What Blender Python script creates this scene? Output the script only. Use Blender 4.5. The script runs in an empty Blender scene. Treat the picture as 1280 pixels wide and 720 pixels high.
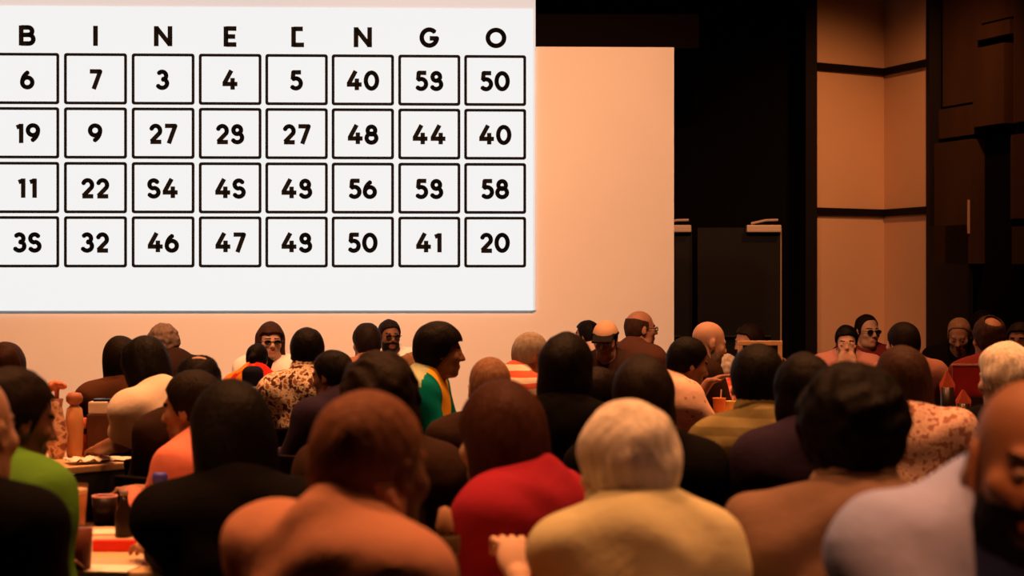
import bpy, bmesh, math, random
import numpy as np
from mathutils import Vector, Matrix

random.seed(7)
SC = bpy.context.scene
COL = SC.collection
F, CX, HY, EYE = 2200.0, 640.0, 350.0, 1.55      # focal length in pixels, principal column, horizon row, eye height


def at(px, py, d):
    return np.array([(px - CX) / F * d, d, EYE - (py - HY) / F * d])


# ------------------------------------------------------------------ materials
MATS = {}


def mat(name, col, rough=0.6, metal=0.0, emit=None, bump=0.0, bscale=40.0, pattern=None, col2=None, col3=None, pscale=10.0,
        spec=0.3, trans=0.0, vary=0.0, stretch=(1, 1, 1), sheen=0.0, alpha=1.0):
    if name in MATS:
        return MATS[name]
    m = bpy.data.materials.new(name)
    m.use_nodes = True
    nt = m.node_tree
    b = nt.nodes['Principled BSDF']
    b.inputs['Base Color'].default_value = (*col, 1)
    b.inputs['Roughness'].default_value = rough
    b.inputs['Metallic'].default_value = metal
    b.inputs['Specular IOR Level'].default_value = spec
    b.inputs['Transmission Weight'].default_value = trans
    b.inputs['Sheen Weight'].default_value = sheen
    b.inputs['Alpha'].default_value = alpha
    tc = nt.nodes.new('ShaderNodeTexCoord')
    mp = nt.nodes.new('ShaderNodeMapping')
    mp.inputs['Scale'].default_value = stretch
    nt.links.new(tc.outputs['Object'], mp.inputs['Vector'])
    V = mp.outputs['Vector']
    if emit:
        b.inputs['Emission Color'].default_value = (*emit[0], 1)
        b.inputs['Emission Strength'].default_value = emit[1]

    def ramp(fac, stops):
        r = nt.nodes.new('ShaderNodeValToRGB')
        el = r.color_ramp.elements
        while len(el) > 1:
            el.remove(el[-1])
        el[0].position = stops[0][0]
        el[0].color = (*stops[0][1], 1)
        for p, c in stops[1:]:
            e = el.new(p)
            e.color = (*c, 1)
        nt.links.new(fac, r.inputs['Fac'])
        return r.outputs['Color']

    def noise(s, det=3):
        n = nt.nodes.new('ShaderNodeTexNoise')
        n.inputs['Scale'].default_value = s
        n.inputs['Detail'].default_value = det
        nt.links.new(V, n.inputs['Vector'])
        return n.outputs['Fac']
    if pattern == 'floral':
        c = ramp(noise(pscale, 4), [(0.0, col2), (0.44, col2), (0.5, col), (0.56, col), (0.62, col3 or col2)])
        nt.links.new(c, b.inputs['Base Color'])
    elif pattern == 'stripes':
        w = nt.nodes.new('ShaderNodeTexWave')
        w.bands_direction = 'Z'
        w.inputs['Scale'].default_value = pscale
        w.inputs['Distortion'].default_value = 1.5
        nt.links.new(V, w.inputs['Vector'])
        c = ramp(w.outputs['Fac'], [(0.0, col), (0.45, col), (0.55, col2), (1.0, col2)])
        nt.links.new(c, b.inputs['Base Color'])
    elif pattern == 'spots':
        v = nt.nodes.new('ShaderNodeTexVoronoi')
        v.inputs['Scale'].default_value = pscale
        nt.links.new(V, v.inputs['Vector'])
        c = ramp(v.outputs['Distance'], [(0.0, col2), (0.16, col2), (0.22, col), (1, col)])
        nt.links.new(c, b.inputs['Base Color'])
    elif pattern == 'streaks':
        w = noise(pscale, 5)
        c = ramp(w, [(0.3, col), (0.7, col2)])
        nt.links.new(c, b.inputs['Base Color'])
    elif vary:
        lo = tuple(max(0, x * (1 - vary)) for x in col)
        hi = tuple(min(1, x * (1 + vary)) for x in col)
        nt.links.new(ramp(noise(pscale, 4), [(0.3, lo), (0.7, hi)]), b.inputs['Base Color'])
    if bump:
        bp = nt.nodes.new('ShaderNodeBump')
        bp.inputs['Strength'].default_value = bump
        bp.inputs['Distance'].default_value = 0.01
        n = noise(bscale, 3)
        nt.links.new(n, bp.inputs['Height'])
        nt.links.new(bp.outputs['Normal'], b.inputs['Normal'])
    MATS[name] = m
    return m


def cloth(name, col, **k):
    kw = dict(rough=0.9, bump=0.35, bscale=22, spec=0.06)
    kw.update(k)
    return mat('cloth_' + name, col, **kw)


def hairmat(name, col, col2=None):
    return mat('hair_' + name, col, rough=0.65, bump=0.4, bscale=90, spec=0.10, pattern='streaks', col2=col2 or tuple(c * 1.6 for c in col),
               pscale=60, stretch=(1, 1, 0.25))


def skinmat(name, col):
    return mat('skin_' + name, col, rough=0.55, bump=0.08, bscale=120, spec=0.22, vary=0.12, pscale=14)


SK = {'deep': (0.085, 0.036, 0.02), 'dark': (0.16, 0.07, 0.04), 'brown': (0.30, 0.145, 0.085), 'tan': (0.46, 0.27, 0.18),
      'light': (0.60, 0.40, 0.30), 'pale': (0.68, 0.50, 0.40)}
HR = {'shaved': (0.15, 0.062, 0.034), 'black': (0.0025, 0.0015, 0.001), 'dark': (0.007, 0.0035, 0.002), 'brown': (0.026, 0.011, 0.006), 'reddish': (0.032, 0.010, 0.006),
      'lightbrown': (0.16, 0.085, 0.05), 'grey': (0.25, 0.21, 0.17), 'white': (0.56, 0.52, 0.46), 'curlygrey': (0.13, 0.09, 0.065)}


# ------------------------------------------------------------------ object helpers
def link(name, me, parent=None, loc=(0, 0, 0)):
    o = bpy.data.objects.new(name, me)
    COL.objects.link(o)
    o.location = loc
    if parent is not None:
        o.parent = parent
    return o


def tag(o, label, cat, group=None):
    o['label'] = label
    o['category'] = cat
    if group:
        o['group'] = group
    return o


def thing(name, label, cat, loc=(0, 0, 0), rotz=0, group=None):
    o = link(name, None, None, loc)
    o.rotation_euler = (0, 0, rotz)
    o.empty_display_size = 0.1
    return tag(o, label, cat, group)


def npmesh(name, V, Q, mats, fm=None):
    me = bpy.data.meshes.new(name)
    n, q = len(V), len(Q)
    me.vertices.add(n)
    me.vertices.foreach_set('co', np.ascontiguousarray(V, dtype=np.float32).ravel())
    me.loops.add(q * 4)
    me.loops.foreach_set('vertex_index', np.ascontiguousarray(Q, dtype=np.int32).ravel())
    me.polygons.add(q)
    me.polygons.foreach_set('loop_start', np.arange(0, q * 4, 4, dtype=np.int32))
    me.polygons.foreach_set('loop_total', np.full(q, 4, dtype=np.int32))
    for m in mats:
        me.materials.append(m)
    if fm is not None:
        me.polygons.foreach_set('material_index', np.ascontiguousarray(fm, dtype=np.int32))
    me.update(calc_edges=True)
    me.polygons.foreach_set('use_smooth', np.ones(q, dtype=bool))
    return me


def bmobj(name, bm, m, parent=None, loc=(0, 0, 0), smooth=False):
    me = bpy.data.meshes.new(name)
    bmesh.ops.recalc_face_normals(bm, faces=bm.faces)
    bm.to_mesh(me)
    bm.free()
    me.materials.append(m)
    if smooth:
        for p in me.polygons:
            p.use_smooth = True
    return link(name, me, parent, loc)


def add_box(bm, c, s, M=None, bev=0.0):
    r = bmesh.ops.create_cube(bm, size=1.0)
    vs = r['verts']
    bmesh.ops.scale(bm, vec=s, verts=vs)
    if bev:
        es = list({e for v in vs for e in v.link_edges})
        rr = bmesh.ops.bevel(bm, geom=es, offset=bev, segments=2, affect='EDGES', profile=0.7)
        vs = list({v for f in rr['faces'] for v in f.verts} | {v for v in vs if v.is_valid})
    if M is not None:
        bmesh.ops.transform(bm, matrix=M, verts=vs)
    bmesh.ops.translate(bm, vec=c, verts=vs)
    return vs


def box(name, c, s, m, parent=None, bev=0.0, M=None):
    bm = bmesh.new()
    add_box(bm, (0, 0, 0), s, M, bev)
    return bmobj(name, bm, m, parent, c)


def add_tube(bm, pts, r, n=10, cap=True):
    rings = []
    pts = [Vector(p) for p in pts]
    for i, p in enumerate(pts):
        t = (pts[min(i + 1, len(pts) - 1)] - pts[max(i - 1, 0)]).normalized()
        a = t.cross(Vector((0, 0, 1)))
        if a.length < 1e-3:
            a = t.cross(Vector((1, 0, 0)))
        a.normalize()
        b = t.cross(a)
        rr = r[i] if isinstance(r, (list, tuple)) else r
        rings.append([bm.verts.new(p + a * (rr * math.cos(2 * math.pi * k / n)) + b * (rr * math.sin(2 * math.pi * k / n))) for k in range(n)])
    for i in range(len(rings) - 1):
        for k in range(n):
            bm.faces.new((rings[i][k], rings[i][(k + 1) % n], rings[i + 1][(k + 1) % n], rings[i + 1][k]))
    if cap:
        bm.faces.new(rings[0][::-1])
        bm.faces.new(rings[-1])


def lathe(name, prof, m, parent=None, loc=(0, 0, 0), n=28):
    bm = bmesh.new()
    rings = []
    for r, z in prof:
        if r < 1e-5:
            rings.append([bm.verts.new((0, 0, z))])
        else:
            rings.append([bm.verts.new((r * math.cos(2 * math.pi * k / n), r * math.sin(2 * math.pi * k / n), z)) for k in range(n)])
    for A, B in zip(rings[:-1], rings[1:]):
        for k in range(n):
            k2 = (k + 1) % n
            if len(A) == 1 and len(B) == 1:
                continue
            if len(A) == 1:
                bm.faces.new((A[0], B[k2], B[k]))
            elif len(B) == 1:
                bm.faces.new((A[k], A[k2], B[0]))
            else:
                bm.faces.new((A[k], A[k2], B[k2], B[k]))
    return bmobj(name, bm, m, parent, loc, smooth=True)


def struct(o):
    o['kind'] = 'structure'
    return o


# ------------------------------------------------------------------ signed distance fields and surface nets
def surface_nets(D, org, h):
    S = D < 0
    nx, ny, nz = D.shape
    c = np.zeros((nx - 1, ny - 1, nz - 1), np.int8)
    for i in (0, 1):
        for j in (0, 1):
            for k in (0, 1):
                c += S[i:nx - 1 + i, j:ny - 1 + j, k:nz - 1 + k]
    act = (c > 0) & (c < 8)
    ijk = np.argwhere(act)
    idx = np.full(act.shape, -1, np.int32)
    idx[act] = np.arange(len(ijk))
    offs = [(i, j, k) for i in (0, 1) for j in (0, 1) for k in (0, 1)]
    vals = np.stack([D[ijk[:, 0] + o[0], ijk[:, 1] + o[1], ijk[:, 2] + o[2]] for o in offs], 1)
    P = np.zeros((len(ijk), 3))
    N = np.zeros(len(ijk))
    for a in range(8):
        for b in range(a + 1, 8):
            df = [offs[b][t] - offs[a][t] for t in range(3)]
            if sum(abs(x) for x in df) != 1:
                continue
            va, vb = vals[:, a], vals[:, b]
            m = (va < 0) != (vb < 0)
            t = np.where(m, va / np.where(m, va - vb, 1), 0)
            pos = np.array(offs[a])[None, :] + t[:, None] * np.array(df)[None, :]
            P += pos * m[:, None]
            N += m
    V = (ijk + P / N[:, None]) * h + org
    quads = []
    for ax in range(3):
        u, v = (ax + 1) % 3, (ax + 2) % 3
        sl0 = [slice(None)] * 3
        sl1 = [slice(None)] * 3
        sl0[ax] = slice(0, -1)
        sl1[ax] = slice(1, None)
        A, B = S[tuple(sl0)], S[tuple(sl1)]
        e = np.argwhere(A != B)
        ok = (e[:, u] > 0) & (e[:, v] > 0) & (e[:, u] < D.shape[u] - 1) & (e[:, v] < D.shape[v] - 1)
        e = e[ok]
        fl = A[e[:, 0], e[:, 1], e[:, 2]]

        def cell(du, dv):
            q = e.copy()
            q[:, u] -= du
            q[:, v] -= dv
            return idx[q[:, 0], q[:, 1], q[:, 2]]
        q = np.stack([cell(1, 1), cell(0, 1), cell(0, 0), cell(1, 0)], 1)
        q[~fl] = q[~fl][:, ::-1]
        quads.append(q)
    return V, np.concatenate(quads)


class SDF:
    def __init__(s, h):
        s.h = h
        s.p = []

    def rc(s, a, b, r1, r2, k=0.03, op='u', caps=(0, 0)):
        s.p.append(('rc', np.array(a, float), np.array(b, float), r1, r2, k, op, caps))

    def el(s, c, r, R=None, k=0.03, op='u'):
        s.p.append(('el', np.array(c, float), np.array(r, float), np.eye(3) if R is None else R, k, op))

    def bx(s, c, r, R=None, k=0.01, rnd=0.005, op='u'):
        s.p.append(('bx', np.array(c, float), np.array(r, float), np.eye(3) if R is None else R, k, op, rnd))

    def pl(s, p0, n, rad):
        s.p.append(('pl', np.array(p0, float), np.array(n, float), rad))

    @staticmethod
    def bb(q):
        if q[0] == 'rc':
            _, a, b, r1, r2 = q[:5]
            r = max(r1, r2)
            return np.minimum(a, b) - r, np.maximum(a, b) + r
        if q[0] == 'pl':
            return q[1] - q[3], q[1] + q[3]
        c, r, R = q[1:4]
        e = np.abs(R) @ r
        return c - e, c + e

    def grid(s):
        bs = [s.bb(q) for q in s.p if q[0] != 'pl' and q[-1] != 's' and (len(q) < 7 or q[6] != 's') and (q[0] == 'rc' or q[5] != 's')]
        pad = s.h * 3 + 0.012
        lo = np.min([b[0] for b in bs], 0) - pad
        hi = np.max([b[1] for b in bs], 0) + pad
        n = np.ceil((hi - lo) / s.h).astype(int) + 1
        s.org = lo
        s.ax = [lo[i] + s.h * np.arange(n[i]) for i in range(3)]
        s.D = np.full(tuple(n), 0.5, np.float32)

    def eval(s):
        s.grid()
        h = s.h
        for q in s.p:
            k = q[5] if q[0] == 'rc' else (q[4] if q[0] != 'pl' else 0)
            lo, hi = s.bb(q)
            m = k + 3 * h + 0.012
            i0 = np.maximum(0, np.floor((lo - m - s.org) / h).astype(int))
            i1 = np.minimum(s.D.shape, np.ceil((hi + m - s.org) / h).astype(int) + 1)
            if np.any(i1 <= i0):
                continue
            sl = tuple(slice(i0[t], i1[t]) for t in range(3))
            X = s.ax[0][sl[0]][:, None, None]
            Y = s.ax[1][sl[1]][None, :, None]
            Z = s.ax[2][sl[2]][None, None, :]
            D = s.D[sl]
            if q[0] == 'pl':
                p0, nn = q[1], q[2]
                s.D[sl] = np.maximum(D, (X - p0[0]) * nn[0] + (Y - p0[1]) * nn[1] + (Z - p0[2]) * nn[2])
                continue
            if q[0] == 'rc':
                _, a, b, r1, r2, k, op, caps = q
                ba = b - a
                L2 = max(float(ba @ ba), 1e-9)
                x, y, z = X - a[0], Y - a[1], Z - a[2]
                tt = (x * ba[0] + y * ba[1] + z * ba[2]) / L2
                t = np.clip(tt, 0, 1)
                d = np.sqrt((x - t * ba[0]) ** 2 + (y - t * ba[1]) ** 2 + (z - t * ba[2]) ** 2) - (r1 + (r2 - r1) * t)
                L = math.sqrt(L2)
                if caps[0]:
                    d = np.maximum(d, -tt * L)
                if caps[1]:
                    d = np.maximum(d, (tt - 1) * L)
            else:
                c, r, R, k, op = q[1:6]
                x, y, z = X - c[0], Y - c[1], Z - c[2]
                u = x * R[0, 0] + y * R[1, 0] + z * R[2, 0]
                v = x * R[0, 1] + y * R[1, 1] + z * R[2, 1]
                w = x * R[0, 2] + y * R[1, 2] + z * R[2, 2]
                if q[0] == 'el':
                    k0 = np.sqrt((u / r[0]) ** 2 + (v / r[1]) ** 2 + (w / r[2]) ** 2)
                    k1 = np.sqrt((u / r[0] ** 2) ** 2 + (v / r[1] ** 2) ** 2 + (w / r[2] ** 2) ** 2) + 1e-6
                    d = k0 * (k0 - 1.0) / k1
                else:
                    rr = q[6]
                    qx, qy, qz = np.abs(u) - r[0] + rr, np.abs(v) - r[1] + rr, np.abs(w) - r[2] + rr
                    d = np.sqrt(np.maximum(qx, 0) ** 2 + np.maximum(qy, 0) ** 2 + np.maximum(qz, 0) ** 2) + np.minimum(np.maximum(qx, np.maximum(qy, qz)), 0) - rr
            k = max(k, 1e-4)
            if op == 'u':
                hh = np.clip(0.5 + 0.5 * (d - D) / k, 0, 1)
                s.D[sl] = d + (D - d) * hh - k * hh * (1 - hh)
            else:
                a_ = -D
                hh = np.clip(0.5 + 0.5 * (d - a_) / k, 0, 1)
                s.D[sl] = -(d + (a_ - d) * hh - k * hh * (1 - hh))

    def XYZ(s):
        return s.ax[0][:, None, None], s.ax[1][None, :, None], s.ax[2][None, None, :]

    def mesh(s):
        return surface_nets(s.D, s.org, s.h)


def rot(yaw=0, pitch=0, roll=0):
    y, p, r = (math.radians(v) for v in (yaw, pitch, roll))
    Rz = np.array([[math.cos(y), -math.sin(y), 0], [math.sin(y), math.cos(y), 0], [0, 0, 1]])
    Rx = np.array([[1, 0, 0], [0, math.cos(p), -math.sin(p)], [0, math.sin(p), math.cos(p)]])
    Ry = np.array([[math.cos(r), 0, math.sin(r)], [0, 1, 0], [-math.sin(r), 0, math.cos(r)]])
    return Rz @ Rx @ Ry


def unit(v):
    return v / max(np.linalg.norm(v), 1e-9)


# ------------------------------------------------------------------ hair, in the head's own frame (face towards +Y)
def hair_mesh(style, h, seed):
    rng = np.random.RandomState(seed)
    T = dict(short=.012, crop=.007, buzz=.0045, bowl=.021, bob=.024, long=.018, afro=.03, curly=.022, horseshoe=.006, fluffy=.017,
             ponytail=.012, thin=.006, crown=.012, bigcurl=.034, sidelong=.02, medium=.019)[style]
    nape = dict(bowl=-.082, bob=-.115, long=-.1, medium=-.1, bigcurl=-.11, curly=-.085, afro=-.075, fluffy=-.07, sidelong=-.1).get(style, -.068)
    s = SDF(h)
    s.el((0, -.012, .037), (.0775 + T, .098 + T, .0905 + T), k=.005)
    s.el((0, -.045, -.01), (.062 + T, .06 + T * .8, .075 + T * .6), k=.03)
    if style == 'long':
        s.el((0, -.062, -.12), (.093, .062, .2), k=.05)
        s.el((.06, -.03, -.13), (.032, .045, .15), k=.04)
        s.el((-.06, -.03, -.13), (.032, .045, .15), k=.04)
    if style == 'sidelong':
        s.el((0, -.055, -.10), (.1, .062, .17), k=.05)
        s.el((.075, .0, -.12), (.03, .05, .16), k=.04)
        s.el((-.075, .0, -.12), (.03, .05, .16), k=.04)
    if style in ('bob', 'medium'):
        s.el((0, -.03, -.06), (.095, .085, .085), k=.04)
    if style in ('afro', 'bigcurl'):
        s.el((0, -.025, .045), (.108, .12, .108), k=.03)
        if style == 'bigcurl':
            s.el((0, -.04, -.04), (.112, .09, .10), k=.04)
    if style == 'ponytail':
        s.el((0, -.115, .03), (.03, .03, .03), k=.015)
        s.rc((0, -.13, .02), (0, -.135, -.13), .028, .014, k=.02)
    s.eval()
    X, Y, Z = s.XYZ()
    yy = [-.2, -.045, -.015, .0, .02, .036, .055, .085, .2]
    zz = [nape, nape, -.035, -.03, -.018, .03, .062, .078, .08]
    if style in ('bowl',):
        zz = [nape, nape, -.06, -.035, -.005, .025, .045, .058, .06]
    if style in ('long', 'bob', 'medium', 'bigcurl', 'sidelong'):
        lowz = -.45
        zz = [lowz, lowz, lowz, -.3, -.2 if style in ('long', 'bob', 'sidelong') else -.05, (.045 if style == 'sidelong' else .02), .06, .07, .074]
    if style == 'thin':
        zz = [nape, nape, -.035, -.03, -.018, .05, .088, .105, .12]
    if style in ('afro', 'curly'):
        zz = [nape, nape, -.05, -.035, -.01, .03, .055, .065, .07]
    zl = np.interp(s.ax[1], yy, zz)[None, :, None]
    cut = (zl - Z) * 0.75
    if style == 'horseshoe':
        cut = np.maximum(cut, (Z - (.062 - .25 * np.maximum(Y, -.06))) * .9)
        cut = np.maximum(cut, (Y - .03))
    if style == 'crown':
        cut = np.maximum(cut, .05 - np.sqrt(X ** 2 + (Y + .07) ** 2 + (Z - .115) ** 2))
    D = np.maximum(s.D, cut)
    if style in ('bob',):
        D = np.maximum(D, -.115 - Z)
    amp, fr = {'afro': (.0042, 120), 'bigcurl': (.006, 90), 'curly': (.0045, 130), 'fluffy': (.0028, 80), 'bob': (.003, 60), 'long': (.003, 55),
               'medium': (.003, 70), 'sidelong': (.003, 55), 'buzz': (.0005, 150), 'crop': (.0008, 140), 'horseshoe': (.0010, 120)}.get(style, (.0016, 110))
    sv = .3 if style in ('long', 'bob', 'medium', 'sidelong', 'bowl', 'short') else 1.0
    n = 0
    for q in range(9):
        v = rng.randn(3)
        v = v / np.linalg.norm(v) * fr * (.4 + .9 * rng.rand())
        n = n + np.sin(v[0] * X + v[1] * Y + v[2] * sv * Z + rng.rand() * 6.28 + 1.2 * np.sin(v[1] * .6 * X + v[2] * .6 * Y + v[0] * .6 * Z))
    n = n / 3.0
    D = D + (amp * n).astype(np.float32)
    return surface_nets(D, s.org, s.h)


# ------------------------------------------------------------------ people
NP = [0]
CHAIR = {}


def person(label, x, y, d, yaw=0, hyaw=None, pitch=0, roll=0, hair='short', hcol='black', skin='brown', shirt=None, sleeve='long', lean=6, tilt=0,
           sw=1.0, bw=1.0, hs=1.0, collar=False, hands=None, beard=None, glasses=None, cap=None, eyes=False, ztop=None, desc=None, bust=False,
           pants='dark', scarf=None, lapel=None, badge=False, chair=True, seatz=0.56, folds=1.0, hump=0, neck=.0, legyaw=0, crew=None):
    NP[0] += 1
    seed = NP[0]
    rng = np.random.RandomState(seed)
    hyaw = yaw if hyaw is None else hyaw
    Rh = rot(hyaw, pitch, roll)
    Ry = rot(yaw)
    tcap = {None: 0, 'short': .012, 'crop': .007, 'buzz': .0045, 'bowl': .021, 'bob': .024, 'long': .018, 'afro': .033, 'curly': .022,
            'horseshoe': .003, 'fluffy': .017, 'ponytail': .012, 'thin': .005, 'crown': .012, 'bigcurl': .034, 'sidelong': .02, 'medium': .019}[hair]
    top = at(x, y, d)
    upd = Rh @ np.array([0, -.012, .037]) * hs
    Hc = top - np.array([0, 0, (.09 + tcap) * hs]) - upd * 0 - np.array([0, 0, upd[2]])
    hv = float(np.clip(.00105 * d, .0043 if d < 2.7 else .0052, .0095))

    def HP(*p):
        return Hc + Rh @ (np.array(p, float) * hs)
    # spine
    axis = unit(Ry @ np.array([math.sin(math.radians(tilt)), math.sin(math.radians(lean)), math.cos(math.radians(lean))]))
    neck_top = HP(0, -.025, -.06)
    Nb = HP(0, -.03, -.09) - axis * neck - Ry @ np.array([0, .012, 0])
    L = (Nb[2] - seatz) / axis[2]
    P = Nb - axis * L
    fwd0 = Ry @ np.array([0, 1.0, 0])
    right = unit(np.cross(fwd0, axis))
    fwd = np.cross(axis, right)
    T = np.stack([right, fwd, axis], 1)

    def TP(*p):
        return P + T @ np.array(p, float)
    base = np.array([P[0], P[1], 0.0])
    root = thing('person', label, 'person', base)

    S = .172 * sw
    sj = {s_: TP(s_ * S, -.008, L - .098) for s_ in (-1, 1)}
    arms = {}
    for s_ in (-1, 1):
        hd = (hands or {}).get('L' if s_ < 0 else 'R')
        if hd is not None and hd[0] in ('px', 'el'):
            W = at(hd[1], hd[2], hd[3])
        elif hd is not None and hd[0] == 'head':
            W = HP(*hd[1])
        else:
            tgt = sj[s_] + fwd0 * .33 - right * s_ * .09
            tgt[2] = max(.79, sj[s_][2] - .42)
            W = tgt
        a_, b_ = .285 * min(sw, 1.05), .25
        v = W - sj[s_]
        dist = np.linalg.norm(v)
        if dist > a_ + b_ - .01:
            W = sj[s_] + v / dist * (a_ + b_ - .01)
            v = W - sj[s_]
            dist = np.linalg.norm(v)
        dist = max(dist, .08)
        ca = (a_ * a_ + dist * dist - b_ * b_) / (2 * a_ * dist)
        ca = max(-1, min(1, ca))
        hint = right * s_ * .55 + np.array([0, 0, -1.0]) - fwd0 * .1
        if hd is not None and hd[0] == 'head':
            hint = right * s_ * .8 + np.array([0, 0, -.8])
        u_ = v / dist
        pp = unit(hint - u_ * (hint @ u_))
        E = sj[s_] + u_ * (a_ * ca) + pp * (a_ * math.sqrt(max(0, 1 - ca * ca)))
        if hd is not None and hd[0] == 'el':
            W = at(*hd[1:4])
            E = at(*hd[5:8])
        arms[s_] = (E, W)

    legs = {}
    for s_ in (-1, 1):
        hip = P + rot(legyaw * .6) @ right * s_ * .095 * bw + np.array([0, 0, -.005])
        lf = rot(legyaw) @ fwd0
        fl = unit(lf + rot(legyaw) @ right * s_ * .12)
        hip[2] = seatz
        kn = hip + fl * .42
        kn[2] = .53
        an = kn + lf * (-.02)
        an[2] = .085
        legs[s_] = (hip, kn, an)
    lfw = rot(legyaw) @ fwd0

    # ---- body: one continuous surface
    b = SDF(hv)
    R = Rh

    def hel(c, r, k=.03, op='u'):
        b.el(HP(*c), np.array(r) * hs, R, k * hs, op)

    def hrc(a, bb_, r1, r2, k=.02, op='u'):
        b.rc(HP(*a), HP(*bb_), r1 * hs, r2 * hs, k * hs, op)
    hel((0, -.012, .037), (.076, .0965, .089), .01)
    hel((0, .028, -.035), (.059, .066, .074), .04)
    hrc((-.035, .035, -.085), (.035, .035, -.085), .022, .022, .04)
    hel((0, .072, -.094), (.023, .02, .02), .025)
    hrc((-.034, .081, .024), (.034, .081, .024), .011, .011, .02)
    hel((.046, .062, -.02), (.02, .02, .018), .025)
    hel((-.046, .062, -.02), (.02, .02, .018), .025)
    for s_ in (-1, 1):
        hel((s_ * .032, .1, .004), (.017, .016, .012), .014, 's')
        hel((s_ * .031, .08, .004), (.0135, .0125, .0115), .003)
    hrc((0, .092, .014), (0, .112, -.026), .0085, .0125, .012)
    hel((.012, .1, -.03), (.009, .01, .008), .008)
    hel((-.012, .1, -.03), (.009, .01, .008), .008)
    hrc((-.018, .091, -.058), (.018, .091, -.058), .006, .006, .01)
    hrc((-.015, .089, -.069), (.015, .089, -.069), .0065, .0065, .01)
    for s_ in (-1, 1):
        eR = R @ rot(s_ * -22)
        b.el(HP(s_ * .079, -.008, -.004), np.array((.009, .02, .032)) * hs, eR, .008)
        b.el(HP(s_ * .089, .0, -.002), np.array((.006, .011, .017)) * hs, eR, .006, 's')
    b.rc(neck_top, Nb + axis * .0, .054 * hs, .06, .03)
    b.el(TP(0, -.01, .0), (.155 * bw, .12 * bw, .11), T, .05)
    b.el(TP(0, .0, .38 * L), (.13 * bw, .1 * bw, .16), T, .06)
    b.el(TP(0, .0, .68 * L), (.15 * sw, .105 * bw, .16), T, .06)
    b.el(TP(0, -.035, .8 * L), (.13 * sw, .065, .1), T, .05)
    b.rc(sj[-1], sj[1], .044, .044, .06)
    for s_ in (-1, 1):
        b.rc(TP(0, -.02, L - .02), TP(s_ * .15 * sw, -.012, L - .088), .048, .04, .05)
        E, W = arms[s_]
        b.rc(sj[s_], E, .044 * bw, .038 * bw, .04)
        b.rc(E, W, .039 * bw, .026, .015)
        # hand with palm, four fingers and thumb
        dr = unit(W - E)
        hd = (hands or {}).get('L' if s_ < 0 else 'R')
        up = np.array([0, 0, 1.0])
        if hd is not None and hd[0] == 'head':
            up = -unit(Rh @ np.array([0, 1.0, 0]))
            dr = unit(HP(0, .09, -.05) - W)
        elif hd is None or len(hd) < 5:
            dr = unit(np.array([dr[0], dr[1], max(-.12, dr[2] * .3)]))
        sd = unit(np.cross(dr, up))
        nrm = np.cross(sd, dr)
        HR_ = np.stack([sd, dr, nrm], 1)
        curl = 1.25 if (hd is not None and len(hd) >= 5 and hd[4] == 'fist') else .35
        b.el(W + dr * .048, (.04, .052, .017), HR_, .012)
        fr = max(.0082, hv * .95)
        for i, (off, ln) in enumerate(((-.029, .066), (-.0095, .077), (.0095, .072), (.028, .056))):
            k0 = W + dr * .088 + sd * off * 1.0
            d1 = unit(dr * math.cos(curl * .6) - nrm * math.sin(curl * .6) + sd * off * 3)
            k1 = k0 + d1 * ln * .5
            d2 = unit(dr * math.cos(curl * 1.7) - nrm * math.sin(curl * 1.7))
            k2 = k1 + d2 * ln * .5
            b.rc(k0, k1, fr * 1.05, fr, .004)
            b.rc(k1, k2, fr, fr * .85, .003)
        t0 = W + dr * .03 - sd * s_ * .03
        t1 = t0 + unit(dr * .7 - sd * s_ * .75 - nrm * .25) * .036
        t2 = t1 + unit(dr * .95 - sd * s_ * .15 - nrm * .3) * .03
        b.rc(t0, t1, fr * 1.5, fr * 1.15, .008)
        b.rc(t1, t2, fr * 1.15, fr * .9, .003)
        hip, kn, an = legs[s_]
        b.rc(hip, kn, .075 * bw, .052, .04)
        b.rc(kn, an, .05, .034, .02)
        b.rc(an + np.array([0, 0, -.03]) - lfw * .02, an + lfw * .14 + np.array([0, 0, -.045]), .034, .028, .02)
    b.eval()
    V, Q = b.mesh()
    fc = V[Q].mean(1)
    loc = (fc - Hc) @ Rh / hs
    fm = np.zeros(len(Q), np.int32)
    lip = (np.abs(loc[:, 0]) < .024) & (loc[:, 2] < -.052) & (loc[:, 2] > -.077) & (loc[:, 1] > .086)
    fm[lip] = 1
    brow = (np.abs(np.abs(loc[:, 0]) - .032) < .018) & (np.abs(loc[:, 2] - .027) < .0055) & (loc[:, 1] > .05)
    fm[brow] = 2
    sc = SK[skin]
    mats_ = [skinmat(skin, sc), mat('lips_' + skin, (sc[0] * .95, sc[1] * .6, sc[2] * .62), rough=.4, bump=.05), hairmat(hcol, HR[hcol])]
    body = link('body', npmesh('body', V - base, Q, mats_, fm), root)

    # ---- hair
    if hair:
        hh = float(np.clip(.00075 * d, .0034, .007))
        V, Q = hair_mesh(hair, hh, seed)
        V = (V * hs) @ Rh.T + Hc
        link('hair', npmesh('hair', V - base, Q, [hairmat(hcol, HR[hcol])]), root)
    if beard:
        s = SDF(max(.004, hv * .7))
        s.el((0, .028, -.035), (.0655, .072, .082), k=.01)
        s.rc((-.035, .035, -.088), (.035, .035, -.088), .03, .03, .04)
        s.el((0, .076, -.1), (.03, .026, .026), k=.03)
        s.el((0, .093, -.046), (.028, .012, .008), k=.01)
        s.eval()
        X, Y, Z = s.XYZ()
        line = np.interp(s.ax[1], [-.05, .0, .02, .05, .08, .12], [-.01, -.01, -.03, -.045, -.04, -.04])[None, :, None]
        D = np.maximum(s.D, Z - line)
        D = np.maximum(D, .0 - Y)
        mo = np.sqrt((X / .030) ** 2 + ((Z + .072) / .017) ** 2) - 1
        D = np.maximum(D, np.where(Y > .06, -mo * .01, -1))
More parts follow.
